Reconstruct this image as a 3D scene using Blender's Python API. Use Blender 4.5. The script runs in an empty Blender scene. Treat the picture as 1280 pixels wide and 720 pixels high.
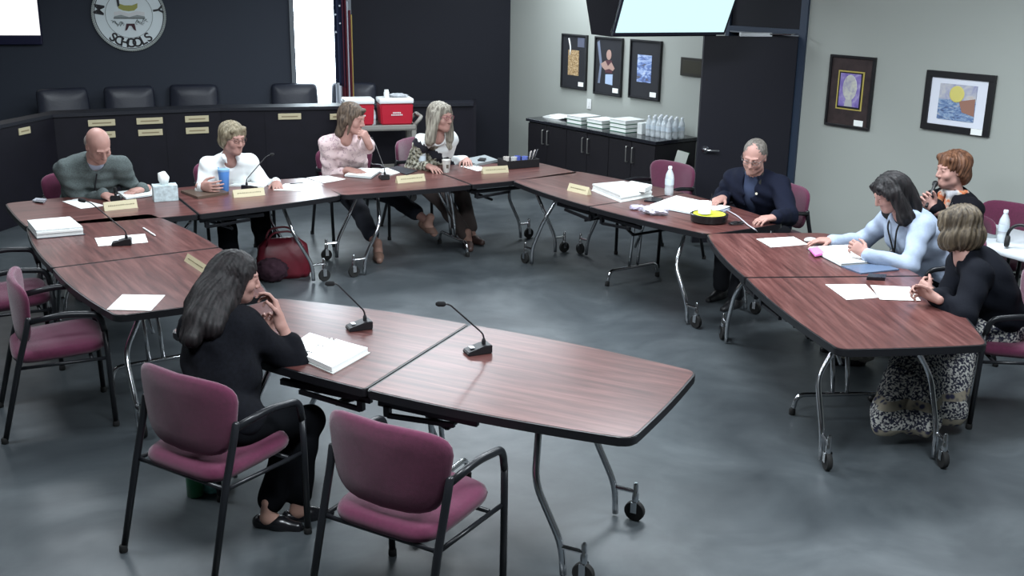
import bpy, bmesh, math, random
import numpy as np
from mathutils import Vector, Matrix
random.seed(7); rng=np.random.default_rng(7)
scene=bpy.context.scene; COL=scene.collection
R=math.radians
# ------------------------------------------------------------------ camera
F_PX,PITCH,CH,ROLL=1344.67,16.314,2.4947,0.8161
_cp,_sp=math.cos(R(PITCH)),math.sin(R(PITCH))
_fw=Vector((0,_cp,-_sp)); _rt=Vector((1,0,0)); _up=Vector((0,_sp,_cp))
_c,_s=math.cos(R(ROLL)),math.sin(R(ROLL))
CR=_c*_rt+_s*_up; CU=-_s*_rt+_c*_up; CF=_fw; CC=Vector((0,0,CH))
cam_d=bpy.data.cameras.new('camera'); cam=bpy.data.objects.new('camera',cam_d); COL.objects.link(cam)
cam_d.sensor_width=36; cam_d.lens=F_PX/1280*36; cam_d.clip_end=100
M=Matrix(((CR.x,CU.x,-CF.x,0),(CR.y,CU.y,-CF.y,0),(CR.z,CU.z,-CF.z,CH),(0,0,0,1)))
cam.matrix_world=M; scene.camera=cam
def ray(u,v): return CF+(u-640)/F_PX*CR-(v-360)/F_PX*CU
def at(u,v,z=0.0):
    d=ray(u,v); t=(z-CH)/d.z; return CC+d*t
def at_y(u,v,p,n):          # point of a pixel's ray on the vertical plane through p with normal n
    d=ray(u,v); t=(Vector(p)-CC).dot(n)/d.dot(n); return CC+d*t
# ------------------------------------------------------------------ materials
MATS={}
def nodes(name):
    m=bpy.data.materials.new(name); m.use_nodes=True; nt=m.node_tree
    b=nt.nodes['Principled BSDF']; return m,nt,b
def mat(name,col,rough=.6,metal=0,noise=0.0,nscale=20,bump=0.0,bscale=200,spec=.5,emit=None,estr=0,coat=0,trans=0,ior=1.45,sheen=0):
    if name in MATS: return MATS[name]
    m,nt,b=nodes(name)
    b.inputs['Base Color'].default_value=(*col,1); b.inputs['Roughness'].default_value=rough; b.inputs['Metallic'].default_value=metal
    b.inputs['Specular IOR Level'].default_value=spec; b.inputs['IOR'].default_value=ior
    if coat: b.inputs['Coat Weight'].default_value=coat
    if trans: b.inputs['Transmission Weight'].default_value=trans
    if sheen: b.inputs['Sheen Weight'].default_value=sheen
    if emit: b.inputs['Emission Color'].default_value=(*emit,1); b.inputs['Emission Strength'].default_value=estr
    tc=nt.nodes.new('ShaderNodeTexCoord')
    if noise:
        n=nt.nodes.new('ShaderNodeTexNoise'); n.inputs['Scale'].default_value=nscale; n.inputs['Detail'].default_value=4
        nt.links.new(tc.outputs['Object'],n.inputs['Vector'])
        r=nt.nodes.new('ShaderNodeValToRGB'); r.color_ramp.elements[0].position=.3; r.color_ramp.elements[1].position=.7
        r.color_ramp.elements[0].color=(*[max(0,c*(1-noise)) for c in col],1); r.color_ramp.elements[1].color=(*[min(1,c*(1+noise)) for c in col],1)
        nt.links.new(n.outputs['Fac'],r.inputs['Fac']); nt.links.new(r.outputs['Color'],b.inputs['Base Color'])
    if bump:
        n=nt.nodes.new('ShaderNodeTexNoise'); n.inputs['Scale'].default_value=bscale; n.inputs['Detail'].default_value=3
        nt.links.new(tc.outputs['Object'],n.inputs['Vector'])
        bp=nt.nodes.new('ShaderNodeBump'); bp.inputs['Strength'].default_value=bump; bp.inputs['Distance'].default_value=.01
        nt.links.new(n.outputs['Fac'],bp.inputs['Height']); nt.links.new(bp.outputs['Normal'],b.inputs['Normal'])
    MATS[name]=m; return m
def ramp(nt,fac,stops):
    r=nt.nodes.new('ShaderNodeValToRGB'); e=r.color_ramp.elements
    e[0].position=stops[0][0]; e[0].color=(*stops[0][1],1); e[1].position=stops[-1][0]; e[1].color=(*stops[-1][1],1)
    for p,c in stops[1:-1]:
        x=e.new(p); x.color=(*c,1)
    nt.links.new(fac,r.inputs['Fac']); return r.outputs['Color']
def wood_mat():
    m,nt,b=nodes('mahogany laminate'); tc=nt.nodes.new('ShaderNodeTexCoord')
    mp=nt.nodes.new('ShaderNodeMapping'); mp.inputs['Scale'].default_value=(.9,14,1); nt.links.new(tc.outputs['Object'],mp.inputs['Vector'])
    n=nt.nodes.new('ShaderNodeTexNoise'); n.inputs['Scale'].default_value=2.2; n.inputs['Detail'].default_value=8; n.inputs['Roughness'].default_value=.65; n.inputs['Distortion'].default_value=.4
    nt.links.new(mp.outputs['Vector'],n.inputs['Vector'])
    c=ramp(nt,n.outputs['Fac'],[(.3,(.045,.015,.014)),(.5,(.105,.038,.034)),(.7,(.175,.076,.068))])
    nt.links.new(c,b.inputs['Base Color']); b.inputs['Roughness'].default_value=.28; b.inputs['Specular IOR Level'].default_value=.5
    return m
WOOD=wood_mat()
def floor_mat():
    m,nt,b=nodes('polished dark concrete'); tc=nt.nodes.new('ShaderNodeTexCoord')
    n=nt.nodes.new('ShaderNodeTexNoise'); n.inputs['Scale'].default_value=1.3; n.inputs['Detail'].default_value=9; n.inputs['Roughness'].default_value=.62; n.inputs['Distortion'].default_value=.6
    nt.links.new(tc.outputs['Object'],n.inputs['Vector'])
    c=ramp(nt,n.outputs['Fac'],[(.28,(.031,.038,.044)),(.5,(.056,.066,.073)),(.72,(.098,.112,.120))])
    nt.links.new(c,b.inputs['Base Color'])
    n2=nt.nodes.new('ShaderNodeTexNoise'); n2.inputs['Scale'].default_value=6; n2.inputs['Detail'].default_value=5
    nt.links.new(tc.outputs['Object'],n2.inputs['Vector'])
    mr=nt.nodes.new('ShaderNodeMapRange'); mr.inputs['To Min'].default_value=.30; mr.inputs['To Max'].default_value=.5
    nt.links.new(n2.outputs['Fac'],mr.inputs['Value']); nt.links.new(mr.outputs['Result'],b.inputs['Roughness'])
    bp=nt.nodes.new('ShaderNodeBump'); bp.inputs['Strength'].default_value=.06; bp.inputs['Distance'].default_value=.02
    nt.links.new(n2.outputs['Fac'],bp.inputs['Height']); nt.links.new(bp.outputs['Normal'],b.inputs['Normal'])
    return m
def speckle(name,cols,scale,rough=.85,kind='VORONOI'):
    if name in MATS: return MATS[name]
    m,nt,b=nodes(name); tc=nt.nodes.new('ShaderNodeTexCoord')
    n=nt.nodes.new('ShaderNodeTexNoise'); n.inputs['Scale'].default_value=scale; n.inputs['Detail'].default_value=2
    nt.links.new(tc.outputs['Object'],n.inputs['Vector'])
    c=ramp(nt,n.outputs['Fac'],cols); nt.links.new(c,b.inputs['Base Color']); b.inputs['Roughness'].default_value=rough
    for l in nt.nodes:
        if l.type=='VALTORGB': l.color_ramp.interpolation='CONSTANT' if kind=='HARD' else 'LINEAR'
    MATS[name]=m; return m
BLACK=mat('black plastic',(.012,.012,.014),.42)
BAND=mat('black edge band',(.010,.010,.012),.35)
CHROME=mat('chrome',(.62,.63,.65),.16,1.0)
DKMETAL=mat('dark steel',(.03,.03,.035),.35,.6)
RUBBER=mat('black rubber',(.012,.012,.012),.8)
CHAIRFAB=mat('burgundy upholstery',(.105,.014,.046),.9,noise=.12,nscale=60,bump=.25,bscale=500,sheen=.3)
CHAIRFRAME=mat('black powder coat',(.012,.013,.016),.33)
PAPER=mat('white paper',(.86,.88,.86),.7)
PAPER2=mat('printed paper',(.70,.73,.72),.7,noise=.1,nscale=90)
TAN=mat('tan plate',(.52,.46,.30),.45)
WHITEPL=mat('white plastic',(.75,.76,.76),.4)
SKIN=mat('skin',(.46,.27,.215),.5,noise=.06,nscale=15,spec=.35)
SKINP=mat('rosy skin',(.40,.225,.19),.5,noise=.07,nscale=15,spec=.35)
GLASS=mat('clear plastic',(.93,.96,.98),.08,trans=.85,ior=1.33)
# ------------------------------------------------------------------ mesh helpers
def link(name,bm,material,parent=None,smooth=False,auto=None):
    me=bpy.data.meshes.new(name); bmesh.ops.recalc_face_normals(bm,faces=bm.faces); bm.to_mesh(me); bm.free()
    o=bpy.data.objects.new(name,me); COL.objects.link(o)
    if isinstance(material,(list,tuple)):
        for m in material: me.materials.append(m)
    else: me.materials.append(material)
    if smooth or auto:
        for p in me.polygons: p.use_smooth=True
        if auto:
            try: me.set_sharp_from_angle(angle=R(auto))
            except Exception: pass
    if parent is not None: o.parent=parent
    return o
def empty(name,loc=(0,0,0),rz=0,label=None,cat=None,group=None):
    o=bpy.data.objects.new(name,None); COL.objects.link(o); o.empty_display_size=.1
    o.location=loc; o.rotation_euler=(0,0,rz)
    return tag(o,label,cat,group)
def tag(o,label=None,cat=None,group=None,kind=None):
    if label: o['label']=label
    if cat: o['category']=cat
    if group: o['group']=group
    if kind: o['kind']=kind
    return o
def struct(o): o['kind']='structure'; return o
def box(bm,c,s,rot=None,bevel=0,seg=2):
    g=bmesh.ops.create_cube(bm,size=1.0); vs=g['verts']
    bmesh.ops.scale(bm,vec=s,verts=vs)
    if bevel:
        es=list({e for v in vs for e in v.link_edges})
        r=bmesh.ops.bevel(bm,geom=es,offset=bevel,segments=seg,affect='EDGES',profile=.5)
        vs=list({v for f in r['faces'] for v in f.verts}|{v for v in vs if v.is_valid})
    if rot is not None:
        bmesh.ops.rotate(bm,cent=(0,0,0),matrix=rot if isinstance(rot,Matrix) else Matrix.Rotation(rot,3,'Z'),verts=vs)
    bmesh.ops.translate(bm,vec=c,verts=vs); return vs
def boxbm(c,s,rot=None,bevel=0,seg=2):
    bm=bmesh.new(); box(bm,c,s,rot,bevel,seg); return bm
def smooth_path(pts,n=6,rad=.04):
    """round the corners of a polyline"""
    P=[Vector(p) for p in pts]; out=[P[0]]
    for i in range(1,len(P)-1):
        a,b,c=P[i-1],P[i],P[i+1]; r=min(rad,(a-b).length*.45,(c-b).length*.45)
        p0=b+(a-b).normalized()*r; p1=b+(c-b).normalized()*r
        for k in range(n+1):
            t=k/n; out.append(p0*(1-t)**2+b*2*t*(1-t)+p1*t*t)
    out.append(P[-1]); return out
def tube(bm,pts,r,seg=10,flat=1.0,cap=True):
    """swept tube; r number or list; flat squeezes one cross axis"""
    P=[Vector(p) for p in pts]; n=len(P); rr=r if isinstance(r,(list,tuple)) else [r]*n
    T=[]
    for i in range(n):
        t=(P[min(i+1,n-1)]-P[max(i-1,0)]); T.append(t.normalized() if t.length>1e-9 else Vector((0,0,1)))
    up=Vector((0,0,1)) if abs(T[0].z)<.9 else Vector((1,0,0))
    u=T[0].cross(up).normalized(); rings=[]
    for i in range(n):
        u=(u-T[i]*u.dot(T[i])).normalized(); w=T[i].cross(u)
        rings.append([bm.verts.new(P[i]+u*math.cos(2*math.pi*k/seg)*rr[i]+w*math.sin(2*math.pi*k/seg)*rr[i]*flat) for k in range(seg)])
    for i in range(n-1):
        for k in range(seg):
            bm.faces.new((rings[i][k],rings[i][(k+1)%seg],rings[i+1][(k+1)%seg],rings[i+1][k]))
    if cap:
        bm.faces.new(rings[0][::-1]); bm.faces.new(rings[-1])
def tubebm(pts,r,seg=10,flat=1.0,rad=None):
    bm=bmesh.new(); tube(bm,smooth_path(pts,6,rad) if rad else pts,r,seg,flat); return bm
def lathe(bm,prof,c=(0,0,0),seg=20,axis='Z',sx=1,sy=1):
    rings=[]
    for r,z in prof:
        ring=[]
        for k in range(seg):
            a=2*math.pi*k/seg; p=Vector((r*math.cos(a)*sx,r*math.sin(a)*sy,z))
            if axis=='X': p=Vector((p.z,p.x,p.y))
            if axis=='Y': p=Vector((p.x,p.z,p.y))
            ring.append(bm.verts.new(Vector(c)+p))
        rings.append(ring)
    for i in range(len(rings)-1):
        for k in range(seg): bm.faces.new((rings[i][k],rings[i][(k+1)%seg],rings[i+1][(k+1)%seg],rings[i+1][k]))
    bm.faces.new(rings[0][::-1]); bm.faces.new(rings[-1])
def lathebm(prof,c=(0,0,0),seg=20,axis='Z',sx=1,sy=1):
    bm=bmesh.new(); lathe(bm,prof,c,seg,axis,sx,sy); return bm
def prism(bm,pts,z0,z1,bevel=0):
    a=[bm.verts.new((p[0],p[1],z0)) for p in pts]; b=[bm.verts.new((p[0],p[1],z1)) for p in pts]; n=len(pts)
    bm.faces.new(a[::-1]); top=bm.faces.new(b)
    for i in range(n): bm.faces.new((a[i],a[(i+1)%n],b[(i+1)%n],b[i]))
    if bevel:
        es=[e for f in bm.faces if len(f.verts)==n for e in f.edges]
        bmesh.ops.bevel(bm,geom=list(set(es)),offset=bevel,segments=2,affect='EDGES')
def prismbm(pts,z0,z1,bevel=0):
    bm=bmesh.new(); prism(bm,pts,z0,z1,bevel); return bm
def quadsheet(p4,z,t=.0012,n=6,curl=.0,seed=0):
    """a sheet of paper from four world corners, with thickness and slight curl"""
    rr=random.Random(seed); bm=bmesh.new(); g=[[None]*(n+1) for _ in range(n+1)]
    ph=rr.random()*6
    for i in range(n+1):
        for j in range(n+1):
            a,b=i/n,j/n
            p=Vector(p4[0])*(1-a)*(1-b)+Vector(p4[1])*a*(1-b)+Vector(p4[2])*a*b+Vector(p4[3])*(1-a)*b
            g[i][j]=bm.verts.new((p.x,p.y,z+t+curl*(.5+.5*math.sin(3*a+2.2*b+ph))))
    fs=[bm.faces.new((g[i][j],g[i+1][j],g[i+1][j+1],g[i][j+1])) for i in range(n) for j in range(n)]
    bmesh.ops.recalc_face_normals(bm,faces=fs)
    if fs[0].normal.z<0: bmesh.ops.reverse_faces(bm,faces=fs)
    r=bmesh.ops.extrude_face_region(bm,geom=list(bm.faces)); 
    for v in [x for x in r['geom'] if isinstance(x,bmesh.types.BMVert)]: v.co.z-=t
    return bm
def copy_tree(o,parent=None):
    c=o.copy(); COL.objects.link(c)
    if parent is not None: c.parent=parent
    for ch in [x for x in bpy.data.objects if x.parent==o]: copy_tree(ch,c)
    return c
def localpts(o_loc,rz,pts):
    c,s=math.cos(-rz),math.sin(-rz); return [((p[0]-o_loc[0])*c-(p[1]-o_loc[1])*s,(p[0]-o_loc[0])*s+(p[1]-o_loc[1])*c) for p in pts]
def text_obj(name,body,size,material,parent,loc,rot,extrude=.001,align='CENTER'):
    cu=bpy.data.curves.new(name,'FONT'); cu.body=body; cu.size=size; cu.extrude=extrude; cu.offset=size*.022; cu.align_x=align; cu.align_y='CENTER'
    o=bpy.data.objects.new(name+'_tmp',cu); COL.objects.link(o); bpy.context.view_layer.update()
    dg=bpy.context.evaluated_depsgraph_get(); me=bpy.data.meshes.new_from_object(o.evaluated_get(dg)); bpy.data.objects.remove(o); 
    me.materials.clear(); me.materials.append(material)
    q=bpy.data.objects.new(name,me); COL.objects.link(q); q.parent=parent; q.location=loc; q.rotation_euler=rot; return q
# ------------------------------------------------------------------ the room
WDIR=R(-53.395); WD=Vector((math.cos(WDIR),math.sin(WDIR),0)); WN=Vector((-WD.y,WD.x,0))   # WN points out of the room
WA=Vector((1.9119,11.2098,0))
def wl(a,z,off=0): return WA+WD*a-WN*off+Vector((0,0,z))        # point on right wall: along, height, distance into the room
def onw(u,v):
    p=at_y(u,v,WA,WN); return (p-WA).dot(WD),p.z
CORNER=wl(-3.32,0)
BDIR=R(13); BD=Vector((math.cos(BDIR),math.sin(BDIR),0)); BN=Vector((-BD.y,BD.x,0))
def bl(a,z,off=0): return CORNER+BD*a-BN*off+Vector((0,0,z))
def onb(u,v):
    p=at_y(u,v,CORNER,BN); return (p-CORNER).dot(BD),p.z
CEIL=3.05
WALLM=mat('grey green wall paint',(.34,.36,.335),.75,bump=.05,bscale=150)
DARKW=mat('charcoal wall paint',(.027,.034,.050),.7,bump=.04,bscale=120)
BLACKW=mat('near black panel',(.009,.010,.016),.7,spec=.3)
bm=bmesh.new(); box(bm,(0,6,-.05),(18,26,.1)); struct(link('floor',bm,floor_mat()))
bm=bmesh.new(); box(bm,(0,6,CEIL+.05),(18,26,.1)); struct(link('ceiling',bm,mat('ceiling tile',(.30,.31,.32),.9,noise=.05,nscale=40)))
def wall_seg(name,p0,p1,z0,z1,n,th,material):
    """slab between two ground points, its room face on the line, thickness to the outside n"""
    bm=bmesh.new(); a,b=Vector(p0),Vector(p1); q=[a,b,b+n*th,a+n*th]
    prism(bm,[(p.x,p.y) for p in q],z0,z1); return struct(link(name,bm,material))
DA0,DA1=.36,1.22          # doorway
ztop=1.98
bm=bmesh.new()
def seg(bm,fn,a0,a1,z0,z1,n,th):
    q=[fn(a0,0),fn(a1,0),fn(a1,0)+n*th,fn(a0,0)+n*th]; prism(bm,[(p.x,p.y) for p in q],z0,z1)
seg(bm,wl,-3.32,DA0,0,CEIL,WN,.15); seg(bm,wl,DA1+.08,22,0,CEIL,WN,.15)
struct(link('wall_right',bm,WALLM))
bm=bmesh.new(); seg(bm,wl,DA0,DA1+.0,ztop+.04,CEIL,WN,.12); struct(link('trim_1',bm,BLACKW))           # dark transom panel over the door
NAVY=mat('navy frame paint',(.03,.045,.075),.4)
bm=bmesh.new()
for a0,a1,z0,z1 in ((DA1,DA1+.08,0,CEIL),(DA0-.05,DA0,0,CEIL),(DA0,DA1,ztop,ztop+.05)):
    q=[wl(a0,0,.025),wl(a1,0,.025),wl(a1,0,-.14),wl(a0,0,-.14)]; prism(bm,[(p.x,p.y) for p in q],z0,z1)
struct(link('door_1',bm,NAVY))
# steel strip round the opening, added to stand for the glint on the jamb
bm=bmesh.new()
for a0,a1,z0,z1 in ((DA1-.012,DA1,.02,ztop),(DA0,DA1,ztop-.012,ztop)):
    q=[wl(a0,0,.02),wl(a1,0,.02),wl(a1,0,.01),wl(a0,0,.01)]; prism(bm,[(p.x,p.y) for p in q],z0,z1)
struct(link('trim_2',bm,mat('glint steel',(.35,.38,.42),.3,.9)))
# dark passage behind the doorway
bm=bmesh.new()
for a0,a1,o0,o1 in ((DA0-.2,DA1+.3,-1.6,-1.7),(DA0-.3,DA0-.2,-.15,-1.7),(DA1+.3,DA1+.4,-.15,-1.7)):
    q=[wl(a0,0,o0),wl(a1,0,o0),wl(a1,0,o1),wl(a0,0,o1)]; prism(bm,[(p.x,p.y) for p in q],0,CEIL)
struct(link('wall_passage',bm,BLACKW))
# back wall with the tall window
w0,_=onb(367,60); w1,_=onb(397,60); w2,_=onb(432,60); w3,_=onb(440,60)
WZ0=.55
bm=bmesh.new(); seg(bm,bl,-9,w0,0,CEIL,BN,.15); seg(bm,bl,w0,w2,0,WZ0,BN,.15); seg(bm,bl,w2,w3-.0,0,CEIL,BN,.15)
struct(link('wall_back',bm,DARKW))
bm=bmesh.new(); seg(bm,bl,w3,.15,0,CEIL,BN,.15); struct(link('wall_back_panel',bm,BLACKW))
WF=mat('window frame grey',(.16,.18,.2),.5)
bm=bmesh.new()
for a0,a1,z0,z1 in ((w0-.035,w0+.02,WZ0,CEIL),(w2,w3,WZ0,CEIL),(w0,w3,WZ0-.04,WZ0+.02)):
    q=[bl(a0,0,.03),bl(a1,0,.03),bl(a1,0,-.15),bl(a0,0,-.15)]; prism(bm,[(p.x,p.y) for p in q],z0,z1)
win=struct(link('window_1',bm,WF))
bm=bmesh.new(); q=[bl(w0,0,-.08),bl(w2,0,-.08),bl(w2,0,-.09),bl(w0,0,-.09)]; prism(bm,[(p.x,p.y) for p in q],WZ0,CEIL)
g=link('pane',bm,mat('daylight through frosted glass',(.8,.9,1),.3,emit=(.80,.93,1.0),estr=14),win)
# baseboard and remaining walls
bm=bmesh.new(); q=[wl(DA1+.08,0,.012),wl(22,0,.012),wl(22,0,0),wl(DA1+.08,0,0)]; prism(bm,[(p.x,p.y) for p in q],0,.1)
struct(link('baseboard_right',bm,mat('dark vinyl base',(.02,.022,.026),.6)))
bm=bmesh.new(); box(bm,(-8.2,5,CEIL/2),(.2,22,CEIL)); struct(link('wall_left',bm,WALLM))
bm=bmesh.new(); box(bm,(0,-4.6,CEIL/2),(17,.2,CEIL)); struct(link('wall_front',bm,WALLM))
# ------------------------------------------------------------------ folding tables (each pair of halves is one table)
TZ=.74
W_,N_,L_=1.0414,.8224,1.2051
SEAM={'A':(-.417,4.837,-26.15),'B':(-2.371,6.572,-56.53),'C':(-2.614,8.337,30.41),'D':(-.604,9.596,31.06),'E':(1.016,8.625,-54.82),'F':(1.929,6.284,-85.68)}
# measured corners (pixels on the table-top plane); seam: left/right of the axis, then the four end corners
PX={
'A':dict(sl=(587,405),sr=(457,487),n2l=(872,464),n2r=(790,549),n1l=None,n1r=(211,413)),
'B':dict(sl=(275,309),sr=(65,335),n1l=(188,267),n1r=(33,283),n2r=(145,395),n2l=None),
'C':dict(sl=None,sr=(248,268),n1l=(6,254),n1r=(33,284),n2l=(383,222),n2r=(427,244)),
'D':dict(sl=None,sr=(590,231),n1l=(381,222),n1r=(428,244),n2l=(673,203),n2r=(724,216)),
'E':dict(sl=None,sr=(736,258),n1r=(640,226),n1l=(722,214),n2l=(980,279),n2r=(885,293)),
'F':dict(sr=(931,347),sl=(1152,345),n1r=(883,292),n1l=None,n2l=(1236,431),n2r=(1048,437)),
}
TL={'A':('woman in black jacket','mahogany boat-shaped folding table with two microphones, nearest the viewer','front table'),
'B':('','mahogany boat-shaped folding table at left holding a white binder stack and a long-necked microphone',''),
'C':('','mahogany boat-shaped folding table with the tissue box and blue tumbler on it',''),
'D':('','mahogany boat-shaped folding table with the white paper cup and grey laptop on it',''),
'E':('','mahogany boat-shaped folding table with the clear water bottle and the yellow-rimmed black bowl',''),
'F':('','mahogany boat-shaped folding table at right with loose white sheets and the pink-tabbed binder','')}
TG={}
LEG=dict(A=.74,B=.84,C=.8,D=.8,E=.8,F=.78); LSH=dict(A=-.05)
def outline(cs,bul=.03,rad=.055,inset=0.0):
    """half top: seam-left, seam-right, end-right, end-left (local) -> rounded, slightly bowed outline"""
    sl,sr,nr,nl=[Vector((p[0],p[1])) for p in cs]
    cen=(sl+sr+nr+nl)/4
    def bow(a,b,k):
        d=b-a; n=Vector((d.y,-d.x)).normalized()
        if n.dot((a+b)/2-cen)<0: n=-n
        out=[]
        for i in range(1,9):
            t=i/9; out.append(a+d*t+n*k*4*t*(1-t))
        return out
    poly=[]
    C4=[sl,sr,nr,nl]; rads=[.02,.02,rad,rad]; bows=[0,bul,0.012,bul]
    pts=[]
    for i in range(4):
        pts.append((C4[i],rads[i])); 
        if bows[i]: pts+= [(q,0) for q in bow(C4[i],C4[(i+1)%4],bows[i])]
    out=[]; n=len(pts)
    for i,(p,r) in enumerate(pts):
        if r==0: out.append(p); continue
        a=pts[i-1][0]; b=pts[(i+1)%n][0]
        r1=min(r,(a-p).length*.8); r2=min(r,(b-p).length*.8)
        p0=p+(a-p).normalized()*r1; p1=p+(b-p).normalized()*r2
        for k in range(7):
            t=k/6; out.append(p0*(1-t)**2+p*2*t*(1-t)+p1*t*t)
    if inset:
        m=len(out); res=[]
        for i in range(m):
            a,b=out[i-1],out[(i+1)%m]; d=(b-a).normalized(); nn=Vector((d.y,-d.x))
            if nn.dot(out[i]-cen)<0: nn=-nn
            res.append(out[i]-nn*inset)
        out=res
    return out
def make_table(k,tx,fold=(1,-1)):
    x0,y0,th=SEAM[k]; rz=R(th); ax=Vector((math.cos(rz),math.sin(rz))); la=Vector((-ax.y,ax.x)); o2=Vector((x0,y0))
    def loc(px,fb):
        if px is None: return Vector(fb)
        p=at(px[0],px[1],TZ); d=Vector((p.x,p.y))-o2; return Vector((d.dot(ax),d.dot(la)))
    P=PX[k]
    sl=loc(P['sl'],(0,W_/2)); sr=loc(P['sr'],(0,-W_/2))
    n2l=loc(P['n2l'],(L_,N_/2)); n2r=loc(P['n2r'],(L_,-N_/2)); n1l=loc(P['n1l'],(-L_,N_/2)); n1r=loc(P['n1r'],(-L_,-N_/2))
    t=empty('folding_table',(x0,y0,0),rz,TL[k][1],'table','boat-shaped folding tables set in a ring')
    gap=.004
    for s,cs in ((1,(sl,sr,n2r,n2l)),(-1,(sl,sr,n1r,n1l))):
        d=Vector((gap*s,0)); cs=[c+d if i<2 else c for i,c in enumerate(cs)]
        top=link('tabletop',prismbm(outline(cs,inset=.010),TZ-.03,TZ,0),WOOD,t)
        band=link('edge_band',prismbm(outline(cs),TZ-.040,TZ-.0015,.004),BAND,t,auto=40)
        # steel apron frame beneath
        ex=(cs[2].x+cs[3].x)/2; ww=abs(cs[0].y-cs[1].y); cy=(cs[2].y+cs[3].y)/2
        bm=bmesh.new()
        for q in (-.27,.27):
            box(bm,(s*.06+(ex-s*.16)/2,q+cy*.5,TZ-.055),(abs(ex)-.22,.03,.03),None,.003)
        box(bm,(s*.10,0,TZ-.06),(.04,.66,.035),None,.003); box(bm,(ex*.86,cy,TZ-.055),(.04,.52,.03),None,.003)
        link('under_frame',bm,DKMETAL,t)
        lf=LEG[k]; tops=ex*lf*.80; fx=ex*lf; cy+=LSH.get(k,0)
        for q in (-1,1):
            pts=[(tops,cy+q*.20,TZ-.045),(tops+s*.01,cy+q*.20,.62),(tops+s*.05,cy+q*.315,.42),(fx,cy+q*.315,.16),(fx+s*.01,cy+q*.31,.015)]
            leg=link('leg',tubebm(pts,.0155,12,rad=.07),CHROME,t,smooth=True)
            bm=bmesh.new(); tube(bm,[(fx,cy+q*.315,.15),(fx+s*.115,cy+q*.315,.15)],.011,8)
            lathe(bm,[(.016,.085),(.016,.135),(.012,.142),(.012,.185),(.007,.195)],(fx+s*.105,cy+q*.315,0),12)
            for f in (-.019,.019): box(bm,(fx+s*.105,cy+q*.315+f,.072),(.03,.004,.055),None)
            cst=link('caster',bm,CHROME,t,auto=40)
            link('wheel',lathebm([(.02,-.014),(.047,-.014),(.05,-.009),(.05,.009),(.047,.014),(.02,.014)],(fx+s*.105,cy+q*.315,.05),24,'Y'),RUBBER,cst,auto=40)
        bm=bmesh.new(); tube(bm,[(tops,cy-.20,TZ-.075),(tops,cy+.20,TZ-.075)],.010,8)
        tube(bm,[(tops+s*.02,cy,TZ-.075),(ex*.45,0,TZ-.06)],.010,8); link('crossbar',bm,CHROME,t,smooth=True)
    # fold mechanism at the seam
    for s in fold:
        bm=bmesh.new()
        box(bm,(s*.27,-.42,TZ-.085),(.50,.028,.03),Matrix.Identity(3),.004); box(bm,(s*.27,.42,TZ-.085),(.50,.028,.03),Matrix.Identity(3),.004)
        box(bm,(s*.24,-.43,TZ-.125),(.34,.020,.022),Matrix.Rotation(R(-4*s),3,'Y'),.003); box(bm,(s*.07,-.43,TZ-.115),(.03,.03,.05),Matrix.Identity(3),.003)
        tube(bm,[(s*.05,-.30,TZ-.09),(s*.30,-.30,TZ-.20)],.012,8,1.0); tube(bm,[(s*.30,-.30,TZ-.20),(s*.30,.30,TZ-.20)],.011,8)
        tube(bm,[(s*.05,.30,TZ-.09),(s*.30,.30,TZ-.20)],.012,8)
        box(bm,(s*.05,-.36,TZ-.065),(.09,.06,.05),None,.006)
        link('fold_arm',bm,DKMETAL,t)
    # centre support with T foot
    bz=.125; hw=.26; cyy=tx[1]; fx=tx[0]
    pts=[(fx,cyy-hw-.02,.012),(fx,cyy-hw,bz),(fx,cyy+hw,bz),(fx,cyy+hw+.02,.012)]
    bm=bmesh.new(); tube(bm,smooth_path(pts,8,.06),.014,10)
    for q in (-.045,.045): tube(bm,smooth_path([(fx,cyy+q,bz),(fx*.8,cyy+q,.38),(.03*math.copysign(1,fx),cyy*.6+q,TZ-.06)],6,.1),.013,10)
    tube(bm,[(fx*.9,cyy,.30),(-fx*.8,cyy*.5,TZ-.06)],.012,8)
    sp=link('center_support',bm,CHROME,t,smooth=True)
    for q in (-1,1): link('rubber_foot',lathebm([(.017,0),(.019,.004),(.019,.035),(.015,.04)],(fx,cyy+q*(hw+.02),0),12),RUBBER,sp,auto=40)
    TG[k]=t; return t
make_table('A',(.10,-.02)); make_table('B',(.25,0)); make_table('C',(-.2,0),(1,)); make_table('D',(.13,.12),(1,)); make_table('E',(-.13,.1),(1,-1)); make_table('F',(.33,0))
def tl(k,x,y,z=TZ):
    x0,y0,th=SEAM[k]; c,s=math.cos(R(th)),math.sin(R(th)); return Vector((x0+x*c-y*s,y0+x*s+y*c,z))
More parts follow.
